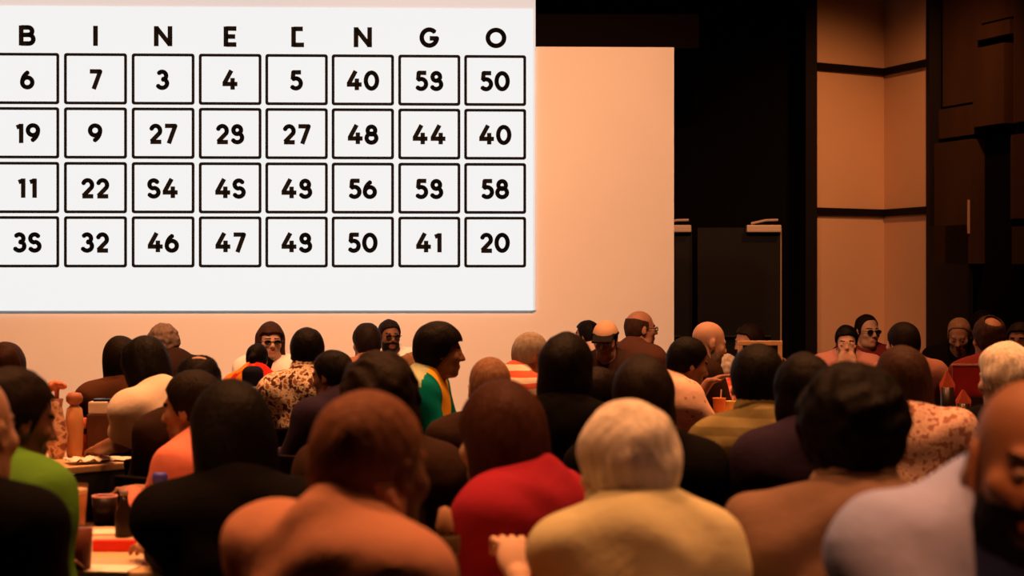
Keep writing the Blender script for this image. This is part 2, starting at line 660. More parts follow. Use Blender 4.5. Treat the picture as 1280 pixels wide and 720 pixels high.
        V, Q = surface_nets(D + (.0012 * np.sin(200 * X) * np.sin(190 * Z) * np.sin(180 * Y)).astype(np.float32), s.org, s.h)
        V = (V * hs) @ Rh.T + Hc
        link('beard', npmesh('beard', V - base, Q, [hairmat(beard, HR[beard])]), root)
    if cap:
        s = SDF(.006)
        s.el((0, -.01, .045), (.088, .109, .098), k=.01)
        s.eval()
        X, Y, Z = s.XYZ()
        s.D = np.maximum(s.D, .05 + .0 * Y - Z + 0 * X)
        V, Q = s.mesh()
        V = (V * hs) @ Rh.T + Hc
        link('cap_crown', npmesh('cap_crown', V - base, Q, [cloth('cap_' + cap, {'tan': (.5, .3, .18), 'black': (.01, .008, .008)}[cap])]), root)
        s = SDF(.005)
        s.bx((0, .11, .045), (.07, .075, .008), rot(0, -12), k=.005, rnd=.006)
        s.rc((0, -.01, .046), (0, -.01, .064), .093, .093, k=.01, caps=(1, 1))
        s.eval()
        V, Q = s.mesh()
        V = (V * hs) @ Rh.T + Hc
        link('cap_brim', npmesh('cap_brim', V - base, Q, [cloth('cap_black', (.01, .008, .008))]), root)
    if glasses:
        bm = bmesh.new()
        for s_ in (-1, 1):
            pts = [(s_ * .034 + 0.023 * math.cos(a), .107 - .006 * abs(math.cos(a)), .004 + .014 * math.sin(a)) for a in np.linspace(0, 2 * math.pi, 17)]
            add_tube(bm, pts, .0032, 6, False)
            add_tube(bm, [(s_ * .06, .1, .009), (s_ * .08, .06, .01), (s_ * .082, -.01, .008)], .0028, 6)
        add_tube(bm, [(-.009, .109, .009), (.009, .109, .009)], .003, 6)
        M = Matrix([list(Rh[i] * hs) + [Hc[i] - base[i]] for i in range(3)] + [[0, 0, 0, 1]])
        bmesh.ops.transform(bm, matrix=M, verts=bm.verts)
        gl = bmobj('glasses', bm, mat('glasses_frame', (.01, .008, .007), rough=.35), root, smooth=True)
        for s_ in (-1, 1):
            bm = bmesh.new()
            ring = [bm.verts.new((s_ * .034 + 0.022 * math.cos(a), .105 - .006 * abs(math.cos(a)), .004 + .013 * math.sin(a))) for a in np.linspace(0, 2 * math.pi, 17)[:-1]]
            f0 = bm.faces.new(ring)
            r_ = bmesh.ops.extrude_face_region(bm, geom=[f0])
            bmesh.ops.translate(bm, vec=(0, .002, 0), verts=[v for v in r_['geom'] if isinstance(v, bmesh.types.BMVert)])
            bmesh.ops.transform(bm, matrix=M, verts=bm.verts)
            bmobj('lens', bm, mat('lens_dark', (.01, .006, .005), rough=.25, spec=.3) if glasses == 'dark' else mat('lens_clear', (.85, .8, .75), rough=.05, alpha=.25), gl)
    if eyes:
        for s_ in (-1, 1):
            for nm, cc, rr, mm in (('eye', (s_ * .031, .0813, .004), .0118, mat('eye_white', (.34, .27, .23), rough=.2, bump=.02)), ('iris', (s_ * .031, .0892, .004), .0056, mat('eye_iris', (.01, .006, .004), rough=.15))):
                bm = bmesh.new()
                bmesh.ops.create_uvsphere(bm, u_segments=14, v_segments=10, radius=rr * hs)
                o = bmobj(nm, bm, mm, root if nm == 'eye' else o, smooth=True)
                pt = HP(*cc) - base
                o.location = pt if nm == 'eye' else pt - prev
                prev = pt

    # ---- shirt
    if shirt is not None:
        of = .013
        g = SDF(float(np.clip(.0012 * d, .0062, .0095)))
        g.el(TP(0, -.01, .0), (.158 * bw + of, .123 * bw + of, .12), T, .05)
        g.el(TP(0, .0, .38 * L), (.135 * bw + of, .105 * bw + of, .17), T, .07)
        g.el(TP(0, .0, .68 * L), (.152 * sw + of, .107 * bw + of, .16), T, .07)
        g.el(TP(0, -.035, .8 * L), (.132 * sw + of, .067 + of, .105), T, .05)
        if hump:
            g.el(TP(0, -.07, .78 * L), (.13 * sw, .07, .14), T, .08)
        g.rc(sj[-1], sj[1], .046 + of, .046 + of, .07)
        for s_ in (-1, 1):
            g.rc(TP(0, -.02, L - .022), TP(s_ * .155 * sw, -.012, L - .088), .052 + of * .6, .044 + of, .06)
            g.rc(TP(0, -.05, L - .085), TP(s_ * .15 * sw, -.03, L - .12), .06, .05, .08)
            E, W = arms[s_]
            if sleeve == 'short':
                e2 = sj[s_] + (E - sj[s_]) * .74
                g.rc(sj[s_], e2, .047 * bw + of, .045 * bw + of * 1.6, .06, caps=(0, 1))
            elif sleeve == 'none':
                pass
            else:
                g.rc(sj[s_], E, .046 * bw + of, .041 * bw + of, .09)
                w2 = E + (W - E) * .93
                g.rc(E, w2, .041 * bw + of, .031 + of * .7, .015, caps=(0, 1))
        g.pl(TP(0, 0, -.07), -T[:, 2], .3)
        g.eval()
        X, Y, Z = g.XYZ()
        u = (X - P[0]) * right[0] + (Y - P[1]) * right[1]
        w = Z - P[2]
        ph = rng.rand(5) * 6.28
        n = np.sin(26 * (u * .8 + w * .75) + ph[0] + 1.6 * np.sin(14 * u + ph[1])) + np.sin(23 * (u * -.85 + w * .7) + ph[2] + 1.5 * np.sin(11 * w + ph[3]))
        n = n + .7 * np.sin(47 * w + 3 * np.sin(12 * u + ph[4]) + 8 * (Y - P[1]))
        g.D += (.0026 * folds * n).astype(np.float32)
        V, Q = g.mesh()
        fm = None
        mm = [shirt]
        if lapel is not None:
            c = (V[Q].mean(1) - P) @ T
            fm = ((c[:, 1] > .005) & (np.abs(c[:, 0]) < .13 * sw)).astype(np.int32)
            fm[(c[:, 2] > L - .06) & (c[:, 1] < .005)] = 2
            mm = [shirt, lapel, cloth('pale_green', (.42, .5, .33))]
        link('shirt', npmesh('shirt', V - base, Q, mm, fm), root)
        if scarf is not None:
            s = SDF(.007)
            for a in np.linspace(0, 2 * math.pi, 9)[:-1]:
                p = TP(.062 * math.cos(a), .06 * math.sin(a) - .005, L - .005 - .02 * math.sin(a))
                a2 = a + math.pi / 4
                q = TP(.062 * math.cos(a2), .06 * math.sin(a2) - .005, L - .005 - .02 * math.sin(a2))
                s.rc(p, q, .026, .026, .02)
            s.rc(TP(0, .09, L - .03), TP(.02, .135, L - .2), .045, .03, .03)
            s.eval()
            V, Q = s.mesh()
            link('scarf', npmesh('scarf', V - base, Q, [scarf]), root)
        if crew is not None or collar:
            q = SDF(.006)
            ax_ = unit(unit(neck_top - Nb) + axis)
            fr_ = unit(fwd - ax_ * (fwd @ ax_))
            rt_ = np.cross(fr_, ax_)
            for dz, ra, tb in (((.012, .078, .013), (.03, .074, .012), (.046, .069, .010)) if collar else ((.026, .082, .012), (.036, .079, .011))):
                ring = [Nb + ax_ * (dz - .014 * math.sin(a)) + rt_ * ra * math.cos(a) + fr_ * (ra * .9 * math.sin(a) - .004) for a in np.linspace(0, 2 * math.pi, 21)]
                for p_, q_ in zip(ring[:-1], ring[1:]):
                    q.rc(p_, q_, tb, tb, .006)
            q.eval()
            V, Q = q.mesh()
            link('collar', npmesh('collar', V - base, Q, [crew or shirt]), root)
        if badge:
            bm = bmesh.new()
            add_box(bm, (0, 0, 0), (.055, .012, .06), None, .003)
            c = TP(*badge)
            M = Matrix.Translation(Vector(c - base)) @ Matrix([list(T[i]) for i in range(3)]).to_4x4()
            bmesh.ops.transform(bm, matrix=M, verts=bm.verts)
            bmobj('name_badge', bm, mat('badge_orange', (.75, .42, .25), rough=.6, vary=.1), root)

    # ---- trousers and shoes
    t = SDF(.011)
    t.el(TP(0, -.01, .0), (.158 * bw + .006, .123 * bw + .006, .115), T, .05)
    for s_ in (-1, 1):
        hip, kn, an = legs[s_]
        t.rc(hip, kn, .086 * bw, .064, .04)
        t.rc(kn, an, .062, .05, .02, caps=(0, 1))
    t.eval()
    V, Q = t.mesh()
    pc = {'dark': (.012, .012, .016), 'navy': (.015, .02, .04), 'khaki': (.25, .18, .11)}[pants]
    link('trousers', npmesh('trousers', V - base, Q, [cloth('trousers_' + pants, pc)]), root)
    for s_ in (-1, 1):
        hip, kn, an = legs[s_]
        t = SDF(.009)
        t.rc(an + np.array([0, 0, -.028]) - lfw * .025, an + lfw * .15 + np.array([0, 0, -.042]), .042, .036, .02)
        t.rc(an + np.array([0, 0, -.02]), an + np.array([0, 0, .02]), .043, .043, .02)
        t.pl((an[0], an[1], .004), (0, 0, -1.0), .3)
        t.eval()
        V, Q = t.mesh()
        link('shoe', npmesh('shoe', V - base, Q, [mat('shoe_leather', (.012, .009, .008), rough=.4, bump=.1)]), root)

    # ---- the chair it sits on
    if chair:
        make_chair(P, yaw + legyaw, desc or label)
    return root


CM = None


def make_chair(P, yaw, desc):
    lab = 'black padded banquet chair under the ' + desc
    w = lab.split()
    lab = ' '.join(w[:15])
    o = thing('banquet_chair', lab, 'chair', (P[0], P[1], 0), math.radians(yaw), 'banquet chairs under the seated guests')
    if not CHAIR:
        f = cloth('chair_fabric', (.005, .003, .003))
        mt = mat('chair_metal', (.02, .018, .016), rough=.4, metal=.6, bump=.03)
        bm = bmesh.new()
        add_box(bm, (0, .06, .405), (.42, .44, .05), None, .018)
        me = []
        me.append(('seat', bm, f))
        bm = bmesh.new()
        add_box(bm, (0, 0, 0), (.40, .035, .32), Matrix.Rotation(math.radians(8), 4, 'X'), .014)
        bmesh.ops.translate(bm, vec=(0, -.235, .66), verts=bm.verts)
        me.append(('backrest', bm, f))
        for sx in (-1, 1):
            bm = bmesh.new()
            add_tube(bm, [(sx * .185, -.14, .38), (sx * .19, -.215, .5), (sx * .19, -.245, .72)], .012, 8)
            me.append(('back_frame', bm, mt))
            for y0, y1 in ((.24, .27), (-.13, -.2)):
                bm = bmesh.new()
                add_tube(bm, [(sx * .185, y0, .385), (sx * .2, y1, .0)], .012, 8)
                me.append(('leg', bm, mt))
        for nm, bm, m in me:
            ob = bmobj(nm, bm, m, o)
            CHAIR.setdefault('parts', []).append(ob)
    else:
        for p in CHAIR['parts']:
            c = p.copy()
            c.parent = o
            COL.objects.link(c)
    return o


# ================================================================== THE ROOM
black = mat('black_wall_paint', (.004, .0035, .003), rough=.9, spec=.0, bump=.05, bscale=30)
white_wall = mat('panel_paint', (.86, .84, .80), rough=.8, spec=.1, vary=.015, pscale=1.5, bump=.03, bscale=80)
tan_wall = mat('wall_covering', (.62, .43, .30), rough=.75, spec=.1, vary=.05, pscale=.8, bump=.05, bscale=60)
trimm = mat('black_trim', (.006, .004, .003), rough=.7, spec=.1, bump=.03)
carpet = mat('carpet', (.03, .015, .012), rough=.95, spec=.05, pattern='floral', col2=(.05, .022, .015), col3=(.02, .01, .01), pscale=4, bump=.4, bscale=120)
wood = mat('dark_wood_panel', (.035, .017, .008), rough=.6, spec=.15, vary=.25, pscale=3, stretch=(1, 1, .2), bump=.05)

struct(box('floor', (0, 9, -.05), (24, 26, .1), carpet))
struct(box('ceiling', (0, 9, 6.05), (24, 26, .1), black))
struct(box('wall_back', (0, 19.1, 3), (24, .2, 6), black))
struct(box('wall_left', (-11.9, 9, 3), (.2, 26, 6), black))


def slab(name, p, q, z0, z1, th, m, parent=None, bev=0, front=1):
    """an upright slab whose front face runs from plan point p to plan point q; the thickness goes away from the viewer"""
    p, q = np.array(p, float), np.array(q, float)
    e = q - p
    L = np.linalg.norm(e)
    a = math.atan2(e[1], e[0])
    n = np.array([-e[1], e[0]]) / L
    c = (p + q) / 2 + n * th / 2 * front
    bm = bmesh.new()
    add_box(bm, (0, 0, 0), (L, th, z1 - z0), None, bev)
    ob = bmobj(name, bm, m, parent, (c[0], c[1], (z0 + z1) / 2))
    ob.rotation_euler = (0, 0, a)
    return ob


# white stage partition behind the screen, turned a little away to the right
A0, A1 = at(0, 0, 13.0)[:2], at(842.5, 0, 13.19)[:2]
e = (A1 - A0) / np.linalg.norm(A1 - A0)
ptop = EYE + 291.5 / F * 13.16
struct(slab('wall_partition', A0 - e * 5.5, A1, 0, ptop, .25, white_wall))

# corner of tan wall covering with black rails
dA, dB, dC = 17.0, 17.5, 16.75
pA, pB, pC = at(1020, 0, dA)[:2], at(1105, 0, dB)[:2], at(1160, 0, dC)[:2]
struct(slab('wall_corner', pA, pB, 0, 6, .12, tan_wall))
struct(slab('wall_corner_return', pB, pC, 0, 6, .12, tan_wall))
n1 = unit(np.array([pB[1] - pA[1], -(pB[0] - pA[0])]))
n2 = unit(np.array([pC[1] - pB[1], -(pC[0] - pB[0])]))
for i, z in enumerate((3.615, 2.215)):
    struct(slab('trim_%d' % (2 * i + 1), pA + n1 * .03, pB + n1 * .03, z - .035, z + .035, .05, trimm))
    struct(slab('trim_%d' % (2 * i + 2), pB + n2 * .03, pC + n2 * .03, z - .035, z + .035, .05, trimm))
# black pilaster edges on both sides of the corner
struct(box('trim_5', (at(1013, 0, 16.9)[0], 16.9, 3), (.11, .12, 6), trimm))
struct(box('trim_6', (at(1169, 0, 16.6)[0], 16.62, 3), (.13, .14, 6), trimm))

# black wall with two black doors between the partition and the corner
struct(slab('wall_doors', (.6, 17.45), (2.95, 17.25), 0, 6, .1, black))
doorm = mat('black_door', (.006, .005, .0045), rough=.55, spec=.2, bump=.03)
steel = mat('closer_aluminium', (.62, .50, .42), rough=.5, metal=.2, bump=.03)
gap_light = mat('door_edge_brass', (.35, .25, .14), rough=.5, bump=.03)  # pale strip colour stands for the light line in the door gap
for i, (x0, x1) in enumerate(((872, 977), (760, 865))):
    d_ = 17.15
    xa, xb = at(x0, 0, d_)[0], at(x1, 0, d_)[0]
    ztop = 2.06
    dr = struct(box('door_%d' % (i + 1), ((xa + xb) / 2, d_ + .03, ztop / 2), (xb - xa, .05, ztop), doorm))
    cx0, cx1 = (932, 975) if i == 0 else (821, 863)
    ca, cb = at(cx0, 0, d_)[0], at(cx1, 0, d_)[0]
    lc = np.array(dr.location)
    zc = EYE + (HY - 286) / F * d_
    c = box('door_closer', np.array(((ca + cb) / 2, d_ - .05, zc)) - lc, (cb - ca, .09, .07), steel, dr, .012)
    bm = bmesh.new()
    add_tube(bm, [(-.12, 0, .05), (.02, -.03, .08), (.14, .02, .085)], .012, 8)
    bmobj('closer_arm', bm, steel, c)
    box('edge_strip', np.array((xb - .008, d_ - .005, ztop / 2)) - lc, (.012, .02, ztop), gap_light if i == 0 else doorm, dr)
    bm = bmesh.new()
    add_tube(bm, [(-.3, -.05, 1.0 - lc[2]), (.3, -.05, 1.0 - lc[2])], .018, 10)
    bmobj('push_bar', bm, doorm, dr)

# dim soffit over the partition
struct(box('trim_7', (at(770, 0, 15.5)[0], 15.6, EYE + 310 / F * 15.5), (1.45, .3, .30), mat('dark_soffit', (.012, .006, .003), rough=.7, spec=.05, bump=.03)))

# dark wall on the right with wooden panel mosaic
w0, w1 = np.array(at(1176, 0, 16.5)[:2]), np.array(at(1500, 0, 13.2)[:2])
struct(slab('wall_right', w0, w1, 0, 6, .15, black))
wd = unit(w1 - w0)
wn = np.array([wd[1], -wd[0]])


def onwall(px):
    # where the sight line of a column meets the wall
    r = np.array([(px - CX) / F, 1.0])
    M = np.array([[r[0], -wd[0]], [r[1], -wd[1]]])
    s_ = np.linalg.solve(M, w0)
    return w0 + wd * s_[1], s_[0]


for k, (xa, ya, xb, yb) in enumerate(((1183, -60, 1229, 130), (1184, 134, 1229, 171), (1184, 177, 1231, 330), (1231, -40, 1272, 25), (1231, 29, 1273, 47), (1233, 58, 1272, 157),
                                      (1268, 165, 1330, 272), (1278, -30, 1330, 150), (1282, 282, 1340, 330))):
    (pa, da), (pb, db) = onwall(xa), onwall(xb)
    dm = (da + db) / 2
    z1, z0 = EYE + (HY - ya) / F * dm, EYE + (HY - yb) / F * dm
    t_ = .04 + .05 * ((k * 7) % 3)
    struct(slab('trim_%d' % (8 + k), pa + wn * t_, pb + wn * t_, z0, z1, t_, wood))
(pa, da) = onwall(1207)
struct(slab('door_3', onwall(1178)[0] + wn * .14, onwall(1227)[0] + wn * .14, 0, 2.05, .05, doorm))
(pb, db) = onwall(1228)
struct(slab('trim_20', onwall(1227)[0] + wn * .15, onwall(1229)[0] + wn * .15, EYE + (HY - 292) / F * db, EYE + (HY - 250) / F * db, .02, mat('pale_edge', (.4, .25, .2), rough=.6, bump=.02)))
d3 = bpy.data.objects['door_3']

# ================================================================== THE PROJECTION SCREEN
inkm = mat('screen_ink', (.012, .012, .012), rough=.9, spec=0, bump=.01)
glow = mat('projected_white', (.05, .05, .05), rough=.9, spec=0, emit=((.93, .95, .95), .915), vary=.01, pscale=.6)
brd = mat('screen_border_spill', (.42, .42, .42), rough=.85, spec=.05, emit=((.38, .47, .5), .95), bump=.02)  # bluish glow stands in for projector light spilling onto the border
cas = mat('screen_casing', (.7, .68, .66), rough=.5, bump=.02)


SA = math.atan2(e[1], e[0])
scr_o = at(320, 0, 13.0)[:2]
tpar = float((scr_o - A0) @ e)
scr_p = A0 + e * tpar - np.array([-e[1], e[0]]) * .026
DS = float(scr_p[1])
PX = DS / F
XO = float(scr_p[0])
scr = thing('projection_screen', 'large white projection screen showing a black-and-white bingo number grid', 'projection screen', (XO, DS, 0), SA)


def along(px):
    # distance along the screen from its origin to where the sight line of a column meets it
    r = np.array([(px - CX) / F, 1.0])
    M = np.array([[r[0], -e[0]], [r[1], -e[1]]])
    return float(np.linalg.solve(M, scr_p)[1])


PU = (along(660) - along(0)) / 660
PU0 = along(0) + 320 * PU


def sz(py):
    return EYE - (py - HY) * PX


def sc_loc(px, py, dy=0.0):
    # picture columns mapped evenly along the screen's width
    return ((px - 320) * PU + PU0, dy, EYE - (py - HY) * PX)


XL, XR = -60, 666
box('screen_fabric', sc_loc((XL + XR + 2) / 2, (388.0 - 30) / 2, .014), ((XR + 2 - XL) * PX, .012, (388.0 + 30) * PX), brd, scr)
box('projected_picture', sc_loc((XL + 665) / 2, (388.3 + 9) / 2, .004), ((664.5 - XL) * PX, .01, (388.3 - 9) * PX), glow, scr)
box('casing', sc_loc((XL + XR) / 2, -45, .03), ((XR - XL) * PX + .1, .16, .17), cas, scr, .03)
for px in (40, 560):
    bm = bmesh.new()
    add_tube(bm, [(0, 0, 0), (0, 0, 6.0 - sz(-32))], .008, 8)
    bmobj('hanging_cable', bm, steel, scr, sc_loc(px, -32, .03))

W_ = .218


def arc(cx, cy, rx, ry, a0, a1, n=20):
    return [(cx + rx * math.cos(math.radians(a0 + (a1 - a0) * i / n)), cy + ry * math.sin(math.radians(a0 + (a1 - a0) * i / n))) for i in range(n + 1)]


G = {
    '0': (.78, [arc(.39, .5, .28, .4, 0, 360, 28)]),
    '1': (.5, [[(.1, .80), (.32, .88)], [(.33, .98), (.33, .02)]]),
    '2': (.68, [arc(.34, .66, .22, .24, 165, -30) + [(.13, .12)], [(.08, .1), (.62, .1)]]),
    '3': (.66, [arc(.3, .70, .2, .2, 150, -88, 18), arc(.3, .32, .245, .225, 88, -155, 20)]),
    '4': (.84, [[(.5, .98), (.15, .33)], [(.06, .3), (.8, .3)], [(.56, .60), (.56, .02)]]),
    '5': (.68, [[(.58, .9), (.2, .9), (.17, .54)], arc(.32, .345, .25, .25, 130, -145, 20)]),
    '6': (.7, [arc(.35, .34, .25, .245, 0, 360, 26), arc(.62, .32, .52, .58, 115, 175, 10)]),
    '7': (.64, [[(.06, .9), (.57, .9), (.25, .02)]]),
    '8': (.68, [arc(.34, .70, .19, .195, 0, 360, 24), arc(.34, .32, .245, .225, 0, 360, 26)]),
    '9': (.7, [arc(.35, .66, .25, .245, 0, 360, 26), arc(.08, .68, .52, .58, -65, -5, 10)]),
    'e': (.68, [arc(.34, .70, .19, .195, 0, 360, 24), arc(.34, .32, .245, .225, 85, -155, 20)]),
    'S': (.66, [arc(.33, .70, .21, .2, 25, 270, 20), arc(.33, .31, .24, .215, 90, -155, 20)]),
    'B': (.88, [[(.16, 0), (.16, 1)], [(.16, .9), (.48, .9)] + arc(.5, .715, .2, .185, 90, -90, 12) + [(.16, .53)], [(.16, .53), (.52, .53)] + arc(.54, .315, .22, .215, 90, -90, 12) + [(.16, .1)]]),
    'I': (.36, [[(.18, 0), (.18, 1)]]),
    'N': (.96, [[(.14, 0), (.14, 1)], [(.14, .93), (.82, .07)], [(.82, 0), (.82, 1)]]),
    'E': (.74, [[(.16, 0), (.16, 1)], [(.16, .9), (.68, .9)], [(.16, .5), (.62, .5)], [(.16, .1), (.68, .1)]]),
    '[': (.62, [[(.12, 0), (.12, 1)], [(.12, .9), (.58, .9)], [(.12, .1), (.64, .1)]]),
    'G': (.96, [arc(.48, .5, .38, .4, 42, 345, 26) + [(.86, .46), (.5, .46)]]),
    'O': (1.0, [arc(.5, .5, .41, .4, 0, 360, 30)]),
}


def glyphs(name, text, px, py, hpx, parent, ploc, sw_=None, gap=.06):
    widths = [G[c][0] for c in text]
    tot = sum(widths) + gap * (len(text) - 1)
    bm = bmesh.new()
    x = -tot / 2
    hw = (sw_ or W_) / 2
    s_ = hpx * PX

    def poly(pts):
        f = bm.faces.new([bm.verts.new((p[0] * s_, 0, p[1] * s_)) for p in pts])
        return f
    for c in text:
        w, strokes = G[c]
        for st in strokes:
            P_ = [(x + p[0], p[1] - .5) for p in st]
            closed = math.dist(P_[0], P_[-1]) < 1e-4
            for i in range(len(P_) - 1):
                (ax_, ay_), (bx_, by_) = P_[i], P_[i + 1]
                L = math.dist(P_[i], P_[i + 1])
                if L < 1e-5:
                    continue
                nx_, ny_ = -(by_ - ay_) / L * hw, (bx_ - ax_) / L * hw
                poly([(ax_ + nx_, ay_ + ny_), (ax_ - nx_, ay_ - ny_), (bx_ - nx_, by_ - ny_), (bx_ + nx_, by_ + ny_)])
            for i, p in enumerate(P_):
                if 0 < i < len(P_) - 1 or closed:
                    poly([(p[0] + hw * math.cos(a), p[1] + hw * math.sin(a)) for a in np.linspace(0, 2 * math.pi, 13)[:-1]])
        x += w + gap
    me_ = bmesh.ops.extrude_face_region(bm, geom=list(bm.faces))
    bmesh.ops.translate(bm, vec=(0, -.002, 0), verts=[v for v in me_['geom'] if isinstance(v, bmesh.types.BMVert)])
    l = sc_loc(px, py, -.006)
    return bmobj(name, bm, inkm, parent, (l[0] - ploc[0], l[1] - ploc[1], l[2] - ploc[2]))


XC = [34.5, 118.5, 202.5, 286, 369, 452, 535.5, 618.5]
for c, px, dx in zip('BINE[NGO', XC, (-1, 0, 0, 0, 1, 0, 0, 1)):
    glyphs('heading_letter', c, px + dx, 46, 25, scr, (0, 0, 0), .23)
ROWS = [(99.5, ['6', '7', '3', '4', '5', '40', '5e', '50']), (167, ['19', '9', '27', '2e', '27', '48', '44', '40']),
        (235, ['11', '22', 'S4', '4S', '4e', '56', '5e', '58']), (302.5, ['3S', '32', '46', '47', '4e', '50', '41', '20'])]
for py, row in ROWS:
    for px, t in zip(XC, row):
        bm = bmesh.new()
        hw, hh, th, rr = 38.9 * PX, 31.9 * PX, 3.5 * PX, 3.2 * PX

        def rring(w, h, r):
            out = []
            for cx_, cz_, a0 in ((w - r, h - r, 0), (-w + r, h - r, 90), (-w + r, -h + r, 180), (w - r, -h + r, 270)):
                for k in range(5):
                    a = math.radians(a0 + 90 * k / 4)
                    out.append(bm.verts.new((cx_ + r * math.cos(a), 0, cz_ + r * math.sin(a))))
            return out
        o_, i_ = rring(hw, hh, rr), rring(hw - th, hh - th, max(.004, rr - th * .6))
        for k in range(len(o_)):
            k2 = (k + 1) % len(o_)
            bm.faces.new((o_[k], o_[k2], i_[k2], i_[k]))
        r_ = bmesh.ops.extrude_face_region(bm, geom=list(bm.faces))
        bmesh.ops.translate(bm, vec=(0, -.002, 0), verts=[v for v in r_['geom'] if isinstance(v, bmesh.types.BMVert)])
        l = sc_loc(px, py, -.006)
        cell = bmobj('grid_cell', bm, inkm, scr, l)
        glyphs('number', t, px - .5, py + .8, 25, cell, l)

# ================================================================== TABLES AND WHAT STANDS ON THEM
tan_top = mat('table_wood', (.62, .42, .24), rough=.45, spec=.3, vary=.15, pscale=6, stretch=(.3, 1, 1), bump=.04)
skirt = cloth('black_table_skirt', (.0025, .002, .002))
TZ = .745


def table(label, c, sxx, syy, a, skirted=True, th=.03, seams=(0, 1, 2, 3)):
    t = thing('banquet_table', label, 'table', (c[0], c[1], 0), a, 'long banquet tables in the hall')
    box('tabletop', (0, 0, TZ - th / 2), (sxx, syy, th), tan_top, t, .006)
    if skirted:
        bm = bmesh.new()
        n = 0
        per = []
        side = []
        for si, ((x0, y0), (x1, y1)) in enumerate((((-sxx / 2, -syy / 2), (sxx / 2, -syy / 2)), ((sxx / 2, -syy / 2), (sxx / 2, syy / 2)), ((sxx / 2, syy / 2), (-sxx / 2, syy / 2)), ((-sxx / 2, syy / 2), (-sxx / 2, -syy / 2)))):
            L = math.hypot(x1 - x0, y1 - y0)
            k = max(4, int(L / .03))
            for i in range(k):
                f_ = i / k
                per.append((x0 + (x1 - x0) * f_, y0 + (y1 - y0) * f_))
                side.append(si)
        up, lo = [], []
        for i, (x_, y_) in enumerate(per):
            q = 1 - .012 + .006 * math.sin(i * 1.7)
            up.append(bm.verts.new((x_ * .985, y_ * .985, TZ - th - .001)))
            lo.append(bm.verts.new((x_ * q, y_ * q, .42)))
        for i in range(len(per)):
            j = (i + 1) % len(per)
            if side[i] in seams:
                bm.faces.new((up[i], up[j], lo[j], lo[i]))
        bmesh.ops.delete(bm, geom=[v for v in bm.verts if not v.link_faces], context='VERTS')
        r_ = bmesh.ops.solidify(bm, geom=list(bm.faces), thickness=.004)
        bmobj('table_skirt', bm, skirt, t, smooth=True)
    for sx_ in (-1, 1):
        for sy_ in (-1, 1):
            bm = bmesh.new()
            add_tube(bm, [(sx_ * (sxx / 2 - .08), sy_ * (syy / 2 - .06), TZ - th), (sx_ * (sxx / 2 - .08), sy_ * (syy / 2 - .06), 0)], .016, 8)
            bmobj('leg', bm, mat('chair_metal', (.02, .018, .016), rough=.4, metal=.6, bump=.03), t)
    return t


K = np.array([-1.642, 7.82])
e1, e2 = np.array([-.70, -.714]), np.array([-.714, .70])
tc_ = K + e1 * .75 + e2 * .37
table('tan-topped table with a black skirt, littered with papers, bottles and a napkin box', tc_, 1.5, .74, math.atan2(e1[1], e1[0]), seams=(1, 2))
table('tan table holding pint glass, carafe and red card beside green-sleeved person', (-1.5, 5.30), 1.65, .90, 0, False)
table('narrow tan table in front of the person in pale khaki shirt', (-.28, 3.87), 1.25, .26, 0, False)
table('tan table holding the cream-framed board and orange cups', (1.56, 9.62), .98, .9, 0, False)
table('tan table holding red menu board and folded coral napkins', (2.56, 8.9), .98, .62, 0)

glass = mat('clear_glass', (.5, .27, .15), rough=.05, spec=.05, alpha=.08, bump=.01)
amber = mat('amber_drink', (.34, .12, .035), rough=.2, spec=.4, vary=.15, bump=.02)
foam = mat('drink_froth', (.6, .44, .28), rough=.8, bump=.2)
cola = mat('cola_drink', (.09, .012, .006), rough=.5, spec=.1, bump=.02)
cer = mat('salmon_ceramic', (.65, .25, .15), rough=.4, vary=.1, bump=.05)
bluep = mat('blue_plastic', (.05, .05, .42), rough=.4, vary=.1, bump=.03)
paper = mat('white_paper', (.78, .72, .64), rough=.8, vary=.05, bump=.08)
redc = mat('red_card', (.72, .035, .012), rough=.6, vary=.08, bump=.03)
oliveg = mat('olive_glass', (.06, .045, .018), rough=.15, spec=.5, bump=.02)
darkg = mat('dark_glass', (.015, .008, .007), rough=.3, spec=.25, bump=.02)


def P3(px, d, z=TZ):
    return np.array([(px - CX) / F * d, d, z])


def onpx(px, py, z=TZ):
    d = (EYE - z) * F / (py - HY)
    return P3(px, d, z)


# pint glass of amber drink
p = onpx(94, 661)
g = thing('pint_glass', 'pint glass of frothy amber drink beside the green sleeve', 'glass', p)
lathe('glass_wall', [(.0, 0), (.030, 0), (.033, .01), (.042, .145), (.0395, .145), (.031, .014), (0, .012)], glass, g)
lathe('drink', [(0, .0135), (.0302, .0145), (.0375, .115), (0, .115)], amber, g)
lathe('froth', [(0, .1155), (.0376, .1155), (.0385, .13), (0, .133)], foam, g)
# tall cola glass nearer
p = onpx(101, 714)
g = thing('cola_glass', 'tall dark glass of cola in front of the pint glass', 'glass', p)
lathe('glass_wall', [(.0, 0), (.028, 0), (.036, .13), (.034, .13), (.027, .008), (0, .008)], glass, g)
lathe('drink', [(0, .009), (.0268, .0095), (.0325, .118), (0, .118)], cola, g)
# dark tumbler with pink rim
p = onpx(131, 652)
g = thing('tumbler', 'dark tumbler with a pale rim between pint glass and black bottle', 'glass', p)
lathe('glass_wall', [(.0, 0), (.038, 0), (.042, .085), (.039, .085), (.036, .01), (0, .01)], darkg, g)
lathe('rim', [(.0425, .083), (.0425, .088), (.038, .088), (.038, .083)], mat('pink_rim', (.7, .3, .28), rough=.3, bump=.02), g)
